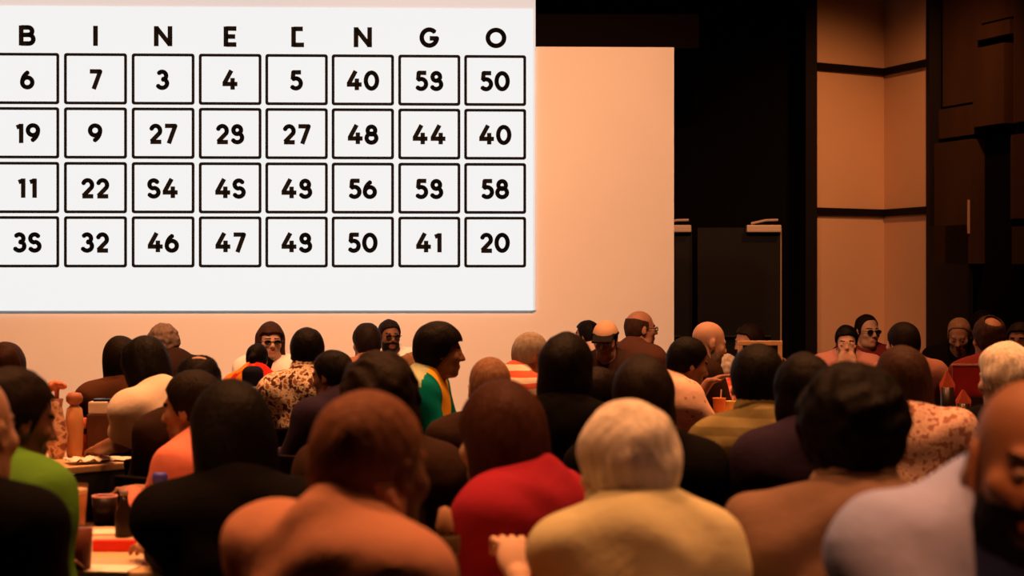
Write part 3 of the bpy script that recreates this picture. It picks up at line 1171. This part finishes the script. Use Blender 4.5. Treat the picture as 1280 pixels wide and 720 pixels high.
# black bottle
p = onpx(155, 671)
g = thing('sauce_bottle', 'black bottle standing between the dark tumbler and salmon carafe', 'bottle', p)
lathe('bottle_body', [(0, 0), (.026, 0), (.028, .01), (.028, .075), (.014, .105), (.012, .13), (0, .13)], darkg, g)
lathe('bottle_cap', [(0, .1302), (.0135, .1302), (.0135, .145), (0, .146)], mat('grey_cap', (.2, .17, .16), rough=.4, bump=.02), g)
# salmon carafe
p = onpx(184, 668)
g = thing('carafe', 'round salmon-coloured carafe beside the blue-capped bottle', 'carafe', p)
lathe('carafe_body', [(0, 0), (.03, 0), (.042, .015), (.043, .05), (.034, .085), (.018, .105), (.016, .13), (.02, .14), (.016, .14), (.012, .125), (0, .1)], cer, g)
bm = bmesh.new()
add_tube(bm, [(-.03, 0, .088), (-.055, 0, .085), (-.06, 0, .06), (-.041, 0, .035)], .006, 8)
bmobj('handle', bm, cer, g, smooth=True)
# blue capped bottle
p = onpx(200, 658)
g = thing('water_bottle', 'clear water bottle with a blue cap behind the salmon carafe', 'bottle', p)
lathe('bottle_body', [(0, 0), (.024, 0), (.026, .01), (.026, .08), (.014, .115), (.012, .125), (0, .125)], mat('bottle_plastic', (.55, .35, .38), rough=.2, spec=.5, trans=.3, bump=.05), g)
lathe('bottle_cap', [(0, .1252), (.023, .1252), (.025, .165), (.022, .175), (0, .176)], bluep, g)
# red card holder and white sheets on the table
p = onpx(143, 689)
tag(box('red_card', (p[0], p[1], TZ + .017), (.125, .03, .034), redc, None, .004), 'bright red folded card lying on the tan table', 'card')
for px, py, a, lab in ((128, 666, .1, 'white sheet of paper behind the bright red card'), (132, 712, -.15, 'white sheet of paper in front of the bright red card')):
    p = onpx(px, py)
    bm = bmesh.new()
    add_box(bm, (0, 0, 0), (.16, .11, .004), Matrix.Rotation(a, 4, 'Z'), .001)
    tag(bmobj('paper_sheet', bm, paper, None, (p[0], p[1], TZ + .003)), lab, 'paper')
# small dish and tall glass in front of the black-haired woman
p = onpx(283, 706)
g = thing('side_dish', 'small tan side dish by the arm of the black-haired person', 'dish', p)
lathe('dish_bowl', [(0, 0), (.022, 0), (.024, .03), (.034, .07), (.038, .085), (.034, .085), (.02, .035), (0, .03)], cola, g)
lathe('dish_rim', [(.0385, .083), (.0385, .092), (.02, .095), (0, .093), (0, .086), (.033, .086)], foam, g)
# brown bottle with tan stopper
p = np.array([(556 - CX) / F * 3.85, 3.85, TZ])
g = thing('brown_bottle', 'tall olive-brown bottle with tan stopper by the pink top', 'bottle', p)
lathe('bottle_body', [(0, 0), (.034, 0), (.036, .01), (.036, .17), (.03, .2), (.032, .235), (.014, .25), (0, .25)], oliveg, g)
lathe('collar_band', [(.0315, .205), (.034, .21), (.034, .245), (.0315, .248)], mat('olive_band', (.10, .06, .025), rough=.5, bump=.05), g)
lathe('stopper', [(0, .2502), (.018, .2502), (.02, .265), (.012, .305), (0, .31)], mat('cork_tan', (.40, .21, .12), rough=.7, vary=.1, bump=.1), g)

# things on the skirted table
p = onpx(93, 571)
g = thing('pump_bottle', 'tan bottle with a round brown stopper on the skirted table', 'bottle', p)
lathe('bottle_body', [(0, 0), (.032, 0), (.036, .02), (.042, .16), (.034, .22), (.018, .235), (0, .235)], mat('tan_plastic', (.70, .36, .16), rough=.4, vary=.12, bump=.03), g)
lathe('stopper', [(0, .2352), (.02, .236), (.036, .252), (.038, .272), (.028, .29), (0, .295)], mat('stopper_brown', (.42, .16, .08), rough=.5, bump=.03), g)
p = onpx(71, 573)
g = thing('patterned_vase', 'cream-and-brown mottled vase topped with a coral bloom', 'vase', p)
lathe('vase_body', [(0, 0), (.03, 0), (.045, .05), (.05, .11), (.036, .17), (.024, .23), (.03, .27), (.026, .27), (.018, .23), (0, .2)],
      mat('mottled_glaze', (.75, .52, .38), rough=.4, pattern='floral', col2=(.30, .12, .08), col3=(.5, .25, .18), pscale=28, bump=.05), g)
s = SDF(.005)
rg = np.random.RandomState(3)
for i in range(16):
    a, el_ = rg.rand() * 6.28, rg.rand() * 1.2
    c = np.array([.032 * math.cos(a) * math.cos(el_), .032 * math.sin(a) * math.cos(el_), .31 + .03 * math.sin(el_)])
    s.el(c, (.018, .018, .012), rot(rg.rand() * 360, rg.rand() * 90), .004)
s.rc((0, 0, .22), (0, 0, .31), .008, .012, .01)
s.eval()
V, Q = s.mesh()
link('bloom', npmesh('bloom', V, Q, [mat('coral_petal', (.62, .20, .10), rough=.6, vary=.3, pscale=40, bump=.1)]), g)
p = onpx(103, 569)
g = thing('coral_cup', 'coral-red cup with a black band next to the tan bottle', 'cup', p)
lathe('cup_wall', [(0, 0), (.028, 0), (.036, .17), (.033, .17), (.026, .01), (0, .01)], mat('coral_cup', (.66, .12, .05), rough=.5, vary=.2, pscale=30, bump=.03), g)
lathe('cup_band', [(.0335, .1), (.0345, .1), (.0365, .125), (.0355, .125)], darkg, g)
p = onpx(125, 569)
g = thing('napkin_box', 'brown box of white napkins beyond the coral cup on the skirted table', 'box', p)
box('box_body', (0, 0, .095), (.10, .10, .19), mat('brown_box', (.10, .035, .02), rough=.6, vary=.2, bump=.05), g, .006)
box('napkins', (0, 0, .22), (.09, .085, .055), paper, g, .008)
p2 = p + np.array([.005, -.0, .2485])
tag(box('phone', (p2[0] + .01, p2[1], p2[2] + .004), (.085, .05, .014), mat('phone_black', (.01, .01, .012), rough=.25, bump=.01), None, .004), 'black phone lying on top of the white napkins', 'phone')
for px, py, a, lab in ((112, 579, .5, 'crumpled white paper beside the tan bottle on the skirted table'), (143, 575, -.3, 'flat white bingo paper near the corner of the skirted table')):
    p = onpx(px, py)
    bm = bmesh.new()
    bmesh.ops.create_grid(bm, x_segments=10, y_segments=8, size=.5)
    rg = np.random.RandomState(px)
    for v in bm.verts:
        v.co = Vector((v.co.x * .2, v.co.y * .14, .006 + .012 * (1 + math.sin(v.co.x * 22 + px) * math.sin(v.co.y * 17)) * (1.0 if 'crumpled' in lab else .15)))
    bmesh.ops.solidify(bm, geom=list(bm.faces), thickness=.002)
    bmesh.ops.rotate(bm, cent=(0, 0, 0), matrix=Matrix.Rotation(a, 3, 'Z'), verts=bm.verts)
    tag(bmobj('paper_sheet', bm, paper, None, (p[0], p[1], TZ + .002), True), lab, 'paper')

# cream framed board and cups on the far middle table
p = P3(950, 9.5)
g = thing('framed_board', 'dark board in a cream frame standing behind the olive-shirted person', 'framed board', p)
zt = EYE - (426 - HY) / F * 9.5 - TZ
wv = 55 / F * 9.5
box('board', (0, 0, zt / 2), (wv * .9, .012, zt * .95), mat('board_dark', (.02, .012, .01), rough=.7, bump=.03), g)
cf = mat('cream_frame', (.85, .60, .38), rough=.6, vary=.06, bump=.05)
bm = bmesh.new()
add_box(bm, (0, -.002, zt - .012), (wv, .024, .024), None, .003)
add_box(bm, (0, -.002, .012), (wv, .024, .024), None, .003)
for s_ in (-1, 1):
    add_box(bm, (s_ * (wv / 2 - .012), -.002, zt / 2), (.024, .023, zt - .05), None, .003)
bmobj('frame', bm, cf, g)
for px, py, col, lab, hh in ((899, 532, (.85, .26, .07), 'orange paper cup on the table beside the pale pink sleeve', .15), (914, 531, (.85, .66, .20), 'yellow cup next to the orange paper cup', .13)):
    p = onpx(px, py)
    g = thing('paper_cup', lab, 'cup', p)
    m = mat('cup_%d' % px, col, rough=.5, vary=.15, pscale=20, bump=.02)
    lathe('cup_wall', [(0, 0), (.028, 0), (.036, hh), (.038, hh + .003), (.033, hh), (.026, .01), (0, .01)], m, g)
    bm = bmesh.new()
    add_tube(bm, [(.0, 0, .02), (.012, 0, hh + .05)], .0035, 8)
    bmobj('straw', bm, paper, g)
p = onpx(885, 535)
tag(box('menu_card', (p[0] , p[1], p[2] + .05), (.05, .02, .10), paper, None, .006), 'small cream card standing by the orange paper cup', 'card')

# red menu board and folded napkins
p = P3(1208, 9.0)
zt = EYE - (457 - HY) / F * 9.0 - TZ
g = thing('menu_board', 'dark red menu board with a pale top edge beside the white-haired person', 'menu', p)
box('stand', (0, 0, (zt - .16) / 2), (.16, .06, zt - .16), darkg, g, .006)
box('board', (0, 0, zt - .08), (.145, .016, .16), mat('menu_red', (.22, .006, .006), rough=.6, vary=.1, bump=.03), g, .003)
box('top_edge', (.0, 0, zt + .004), (.147, .02, .008), mat('pale_edge', (.4, .25, .2), rough=.6, bump=.02), g)
for px, py0, py1, d_, lab in ((1184, 464, 484, 8.85, 'taller coral napkin folded in a black cup by the menu board'), (1204, 487, 504, 8.7, 'shorter coral napkin folded in a black cup in front of menu board')):
    p = P3(px, d_)
    zb, z1 = EYE - (py1 - HY) / F * d_ - TZ, EYE - (py0 - HY) / F * d_ - TZ
    g = thing('folded_napkin', lab, 'napkin', p, 0, 'coral napkins by the menu board')
    w = .032
    bm = bmesh.new()
    vs = [bm.verts.new(q) for q in ((-w, -.014, zb - .02), (w, -.014, zb - .02), (w, .014, zb - .02), (-w, .014, zb - .02), (-.003, -.004, z1), (.003, -.004, z1), (.003, .004, z1), (-.003, .004, z1), (-w * 1.25, 0, zb + .015), (w * 1.25, 0, zb + .015))]
    for f_ in ((0, 1, 2, 3), (4, 5, 6, 7), (0, 1, 5, 4), (2, 3, 7, 6), (1, 9, 5), (9, 2, 6), (5, 9, 6), (3, 8, 7), (8, 0, 4), (8, 4, 7), (1, 2, 9), (0, 8, 3)):
        bm.faces.new([vs[i] for i in f_])
    bmobj('napkin', bm, cloth('coral_napkin', (.50, .10, .06)), g)
    lathe('cup', [(0, 0), (.03, 0), (.034, zb), (.031, zb), (.027, .01), (0, .01)], darkg, g)

# ================================================================== THE GUESTS
C = cloth
PEOPLE = []


def add(*a, **k):
    PEOPLE.append((a, k))


red_plain = C('pink_red', (.30, .018, .035))
# nearest
add('bearded person in light blue shirt, face turned toward camera', 1285, 474, 2.5, yaw=-168, hyaw=177, pitch=-6, roll=-9, hair=None, hcol='dark', skin='brown', shirt=C('light_blue', (.36, .46, .90)), lean=20, tilt=0, bw=1.15, sw=1.02,
    beard='black', eyes=True, desc='bearded person in light blue shirt', chair=False, neck=-.05)
add('shaven-headed person in rust shirt', 463, 487, 3.0, neck=-.03, yaw=-38, hyaw=-38, pitch=-4, hair='buzz', hcol='shaved', skin='dark', shirt=C('rust', (.56, .26, .17)), lean=17, tilt=4, sw=.86, bw=1.08, hs=1.06, collar=True, folds=2.0)
add('white-haired person in pale khaki shirt with one fist raised', 783, 499, 3.45, neck=-.035, yaw=8, hyaw=24, hair='fluffy', hcol='white', skin='light', shirt=C('khaki', (.60, .58, .36)), lean=22, sw=.80, bw=.92, collar=True, sleeve='short',
    hands={'L': ('el', 648, 722, 3.78, 'fist', 668, 822, 3.66)}, folds=2.0)
add('person with round afro hair in taupe shirt', 1063, 453, 3.7, neck=.025, yaw=-4, hyaw=4, hair='afro', hcol='black', skin='dark', shirt=C('taupe', (.215, .135, .10)), lean=17, sw=1.18, bw=1.2, collar=False, hump=1, folds=1.8, crew=C('taupe_rib', (.5, .36, .27)))
add('bald person in black top cut off by the picture edge, beside the green sleeve', -36, 466, 3.6, yaw=-5, hyaw=-20, hair=None, hcol='dark', skin='tan', shirt=C('black', (.0025, .002, .002)), lean=8, sleeve='long', sw=.85, bw=.9)
add('person in bright green long-sleeved top with short black hair', 17, 458, 4.45, yaw=-12, hyaw=-50, pitch=-10, hair='short', hcol='dark', skin='dark', shirt=C('green', (.10, .26, .03)), lean=10, sw=.84, hands={'R': ('px', 20, 830, 4.45, 'fist')})
add('person with long black hair in black top reaching over the table', 288, 474, 4.55, yaw=10, hyaw=26, pitch=-10, hair='long', hcol='black', skin='brown', shirt=C('black', (.0025, .002, .002)), lean=16, sw=1.04, bw=1.1,
    hands={'L': ('el', 192, 688, 4.95, 'flat', 236, 712, 4.6)}, hs=1.08)
add('person with long reddish-brown hair in pink-red top', 624, 474, 4.4, neck=-.02, yaw=58, hyaw=34, pitch=-6, hair='long', hcol='reddish', skin='light', shirt=red_plain, lean=16, sw=.9, bw=1.05, hs=1.08, hump=1)
# middle rows
add('person with big dark curls behind the shaven-headed person', 474, 440, 5.2, yaw=6, hair='bigcurl', hcol='dark', skin='brown', shirt=C('dark_brown', (.03, .015, .01)), lean=8)
add('person with long dark hair and black clothes behind the white-haired person', 803, 444, 5.2, yaw=5, hair='medium', hcol='dark', skin='brown', shirt=C('black', (.0025, .002, .002)), lean=8, hs=.98, sw=.92)
add('person with black hair and black low-backed top showing bare neck', 706, 415, 6.0, yaw=-6, hair='medium', hcol='black', skin='tan', shirt=C('black', (.0025, .002, .002)), lean=2, sleeve='none', hs=.98)
add('person with black hair in dark navy-purple top', 1005, 440, 5.2, yaw=8, hair='medium', hcol='black', skin='dark', shirt=C('plum', (.022, .014, .032)), lean=10, hs=.92, sw=.92)
add('black-haired person in olive green ribbed shirt', 946, 429, 6.1, yaw=3, hair='short', hcol='black', skin='brown', shirt=C('olive', (.24, .20, .085), pattern='stripes', col2=(.15, .125, .052), pscale=5), lean=10, tilt=-3, sw=1.02, hs=1.06, collar=True, folds=1.6)
add('person with long brown hair in floral pink-white blouse', 1128, 431, 6.0, yaw=-12, hyaw=-6, hair='long', hcol='brown', skin='light', shirt=C('floral_blouse', (.66, .46, .40), pattern='floral', col2=(.35, .16, .12), col3=(.55, .36, .30), pscale=46), lean=12, tilt=-6, sw=.92, hs=.95)
add('white-haired person in black jacket with an orange badge', 1256, 427, 6.7, yaw=18, hyaw=26, pitch=-4, hair='fluffy', hcol='white', skin='light', shirt=C('black', (.0025, .002, .002)), lean=14, sw=1.05, hs=1.03, badge=(-.06, -.13, .36), hands={'L': ('px', 1168, 514, 7.3)})
add('dark-haired person in pink shirt, face in profile', 240, 462, 6.15, legyaw=22, yaw=55, hyaw=72, pitch=-6, hair='short', hcol='dark', skin='brown', shirt=C('pink', (.72, .22, .16)), lean=10, sw=.85)
add('person with a thinning crown behind the pink-shirted person', 248, 442, 6.85, legyaw=-60, yaw=25, hyaw=10, pitch=-28, hair='crown', hcol='black', skin='tan', shirt=C('dark_brown', (.03, .015, .01)), lean=8)
add('black-haired person in white T-shirt leaning on the skirted table', 181, 420, 7.6, yaw=52, hyaw=40, pitch=-22, hair='medium', hcol='black', skin='brown', shirt=C('white_tee', (.72, .62, .54)), sleeve='short', lean=30, bw=1.1, sw=1.1, hs=1.02, legyaw=-75,
    hands={'L': ('el', 124, 561, 7.85, 'flat', 152, 553, 7.5), 'R': ('px', 152, 546, 8.3)})
add('balding tan-skinned person behind the long reddish-brown hair', 612, 446, 6.95, yaw=8, hair='buzz', hcol='lightbrown', skin='tan', shirt=C('dark_brown', (.03, .015, .01)), lean=6)
add('person in teal jacket and yellow scarf, black bowl-cut hair in profile', 550, 401, 8.25, yaw=-97, hyaw=-78, pitch=-3, hair='bowl', hcol='black', skin='brown', shirt=C('teal', (.0, .17, .15)), lapel=C('yellow', (.9, .46, .03)), lean=8, hs=1.0,
    eyes=True)
add('person with dark hair tied back, beside brown floral shirt', 415, 437, 7.6, yaw=40, hyaw=62, pitch=-8, hair='ponytail', hcol='black', skin='dark', shirt=C('plum', (.022, .014, .032)), lean=8, hs=.86, legyaw=-65)
add('dark-haired person half hidden between black top and long dark hair', 749, 458, 7.6, yaw=-10, hyaw=-30, pitch=-5, hair='short', hcol='dark', skin='dark', shirt=C('dark_brown', (.03, .015, .01)), lean=12, hs=.9)
# farther
add('short-haired person in brown and white floral shirt', 384, 409, 9.1, yaw=6, hair='short', hcol='black', skin='dark', shirt=C('floral_brown', (.86, .72, .56), pattern='floral', col2=(.10, .035, .02), col3=(.32, .15, .09), pscale=34), lean=8, collar=True)
add('dark-haired person at the edge of the picture below the screen', 8, 427, 8.9, yaw=15, hair='medium', hcol='brown', skin='brown', shirt=C('dark_brown', (.03, .015, .01)), lean=6)
add('person with long dark hair and dark clothes by the napkin box', 152, 420, 9.4, yaw=20, hair='long', hcol='dark', skin='brown', shirt=C('brown_knit', (.10, .04, .02)), lean=6)
add('grey curly-haired person in dark coat leaning behind white T-shirt', 203, 404, 10.8, yaw=60, hyaw=70, pitch=-8, hair='curly', hcol='curlygrey', skin='brown', shirt=C('dark_brown', (.03, .015, .01)), lean=20, hs=.86)
add('child-sized person in orange and red top with black ponytail', 322, 429, 9.9, yaw=-10, hair='ponytail', hcol='black', skin='brown', shirt=C('orange_red', (.88, .32, .03), pattern='floral', col2=(.6, .03, .02), col3=(.88, .32, .03), pscale=7), lean=4, hs=.68, sw=.7, bw=.75)
add('smiling person with dark glasses and long brown hair, facing camera', 338, 402, 11.4, yaw=170, hyaw=197, hair='sidelong', hcol='brown', skin='tan', shirt=C('white_top', (.82, .74, .66)), scarf=C('black', (.0025, .002, .002)), glasses='dark', eyes=True, lean=4, hs=.92)
add('dark-haired person in brown jacket turned away, below the screen', 458, 403, 11.2, yaw=24, hair='short', hcol='dark', skin='brown', shirt=C('brown_jacket', (.30, .13, .07)), lean=8, sw=1.2, bw=1.15)
add('person with dark glasses in white shirt, facing camera', 487, 399, 12.2, yaw=175, hyaw=200, hair='short', hcol='dark', skin='dark', shirt=C('white_top', (.82, .74, .66)), beard='black', glasses='dark', eyes=True, lean=4, hs=.88)
add('person with light brown curls bent low beside bowl-cut profile', 516, 440, 9.6, yaw=-20, pitch=-20, hair='curly', hcol='lightbrown', skin='light', shirt=C('beige', (.6, .42, .32)), lean=12, hs=.9, sw=.9)
add('person with grey cropped hair in red and white striped top', 664, 415, 9.8, yaw=-60, hyaw=-66, pitch=-12, hair='crop', hcol='grey', skin='brown', shirt=C('red_white_stripe', (.85, .74, .62), pattern='stripes', col2=(.72, .14, .08), pscale=5), lean=10, sw=.9)
add('far person with short black hair just below screen corner', 733, 400, 12.6, yaw=60, hair='short', hcol='black', skin='brown', shirt=C('beige', (.6, .42, .32)), lean=4, hs=.82)
add('person in tan cap with black brim', 757, 402, 10.9, yaw=160, hyaw=168, pitch=-10, hair='crop', hcol='black', skin='brown', shirt=C('dark_brown', (.03, .015, .01)), cap='tan', lean=6, hs=.9, eyes=True)
add('bald person with glasses in dark brown jacket, profile against white partition', 801, 388, 11.9, yaw=-50, hyaw=-72, hair='horseshoe', hcol='brown', skin='brown', shirt=C('brown_coat', (.07, .028, .016)), glasses='clear', eyes=True, lean=6, sw=1.1, bw=1.15)
add('dark-haired person in pale pink shirt leaning to the orange cups', 860, 421, 9.0, yaw=-62, hyaw=-72, pitch=-16, hair='short', hcol='black', skin='brown', shirt=C('pale_pink', (.78, .52, .42), pattern='spots', col2=(.5, .28, .2), pscale=22), sleeve='short', lean=14, hs=1.0,
    hands={'L': ('px', 886, 478, 9.25)}, folds=1.6)
add('bald person with pale moustache, head lit orange against black door', 886, 402, 10.3, yaw=-70, hyaw=-74, pitch=-14, hair=None, hcol='grey', skin='tan', shirt=C('dark_brown', (.03, .015, .01)), beard='curlygrey', eyes=True, lean=10)
add('far person with dark hair before the black door', 936, 404, 12.3, yaw=178, hyaw=118, pitch=-6, hair='short', hcol='dark', skin='brown', shirt=C('black', (.0025, .002, .002)), eyes=True, lean=6, hands={'L': ('px', 979, 452, 12.0)})
add('grey-haired person bent down in coral top beyond the orange cup', 906, 442, 11.3, yaw=70, hyaw=60, pitch=-25, hair='curly', hcol='grey', skin='light', shirt=C('coral', (.72, .14, .09), pattern='floral', col2=(.5, .06, .04), col3=(.85, .4, .3), pscale=20), lean=26, hs=.85)
add('dark-haired person with hands held to the mouth', 1058, 406, 11.8, yaw=172, hyaw=172, pitch=-8, hair='short', hcol='black', skin='tan', shirt=C('pinkish', (.45, .2, .16)), eyes=True, lean=4, hs=.86, hands={'L': ('head', (-.05, .13, -.14)), 'R': ('head', (.05, .13, -.14))})
add('person with high forehead and dark glasses by the tan corner wall', 1084, 393, 12.8, yaw=165, hyaw=200, hair='thin', hcol='dark', skin='tan', shirt=C('maroon', (.14, .02, .02)), glasses='dark', eyes=True, lean=4, hs=.98)
add('dark-haired person in pink-brown top turned away by the corner wall', 1128, 402, 10.6, yaw=20, hyaw=30, hair='short', hcol='dark', skin='tan', shirt=C('pinkbrown', (.40, .17, .12)), lean=6, sw=1.1)
add('curly-haired person with reddish face bowed before the dark wall', 1199, 397, 11.9, yaw=165, hyaw=160, pitch=-26, hair='thin', hcol='lightbrown', skin='brown', shirt=C('black', (.0025, .002, .002)), eyes=True, lean=6, hs=.92)
add('tall far person with black hair before the dark wall', 1228, 387, 13.0, yaw=0, hair='short', hcol='dark', skin='brown', shirt=C('black', (.0025, .002, .002)), lean=4)
add('brown-haired person with orange-lit crown above the white-haired person', 1236, 394, 9.9, yaw=8, hair='crown', hcol='brown', skin='brown', shirt=C('maroon', (.14, .02, .02)), lean=6, hs=1.0)  # bare crown patch stands in for light falling on the hair top
add('dim far person with dark hair at the picture edge by dark wall', 1275, 402, 10.9, yaw=150, hyaw=150, hair='short', hcol='dark', skin='dark', shirt=C('black', (.0025, .002, .002)), lean=4, hs=.9)
for a, k in PEOPLE:
    person(*a, **k)

# navy bag hanging on the small chair in front of the child
p = at(316, 457, 9.4)
g = thing('backpack', 'navy backpack with a pale strap beside the orange and red top', 'bag', (p[0], p[1], 0))
s = SDF(.007)
zt = p[2]
s.bx((0, 0, zt / 2), (.055, .055, zt / 2 - .002), None, .01, .04)
s.eval()
V, Q = s.mesh()
link('bag_body', npmesh('bag_body', V, Q, [C('navy', (.012, .014, .035))]), g)
box('strap', (0, -.056, zt - .12), (.08, .008, .025), paper, g, .003)

# ================================================================== LIGHT
WARM = (1.0, .46, .19)


def spot(name, loc, target, power, col=WARM, angle=100, blend=.9, size=.12):
    l = bpy.data.lights.new(name, 'SPOT')
    l.energy = power
    l.color = col
    l.spot_size = math.radians(angle)
    l.spot_blend = blend
    l.shadow_soft_size = size
    o = bpy.data.objects.new(name, l)
    COL.objects.link(o)
    o.location = loc
    v = Vector(target) - Vector(loc)
    o.rotation_euler = v.to_track_quat('-Z', 'Y').to_euler()
    return o


for y_, p_ in ((4.05, 620), (6.2, 500), (8.0, 560), (10.2, 560)):
    for x_ in (-2.7, -.9, .9, 2.7):
        spot('ceiling_and_fill_spot', (x_, y_, 5.6), (x_, y_ - .4, 0), p_, (1.0, .37, .13), 78, 1.0)
spot('ceiling_and_fill_spot', (1.5, .1, 4.6), (.85, 2.5, 1.2), 620, (1.0, .30, .09), 22, 1.0)  # fill spot added to brighten the bearded guest's face, no known lamp
# wall washers on the partition, hung well in front of it
for x_ in (-4.6, -2.6, -.6, 1.0):
    spot('wall_washer', (x_, 7.6, 5.7), (x_, 13.2, 1.4), 1000, (1.0, .43, .205), 62, .9)
# wash on the tan corner
spot('corner_washer', (3.45, 14.2, 5.0), (3.3, 17.4, 1.0), 430, (1.0, .35, .11), 74, .9)

w = bpy.data.worlds.new('world')
SC.world = w
w.use_nodes = True
w.node_tree.nodes['Background'].inputs['Color'].default_value = (1, .4, .18, 1)
w.node_tree.nodes['Background'].inputs['Strength'].default_value = .004

# ================================================================== CAMERA
cam = bpy.data.cameras.new('camera')
co = bpy.data.objects.new('camera', cam)
COL.objects.link(co)
co.location = (0, 0, EYE)
co.rotation_euler = (math.radians(90), 0, 0)
cam.sensor_width = 36
cam.lens = F / 1280 * 36
cam.shift_y = -(360 - HY) / 1280
cam.clip_start = .05
cam.dof.use_dof = True
cam.dof.focus_distance = 12.0
cam.dof.aperture_fstop = 4.0
SC.camera = co
SC.view_settings.view_transform = 'Standard'
SC.view_settings.look = 'None'
SC.view_settings.exposure = 0
SC.view_settings.gamma = 1
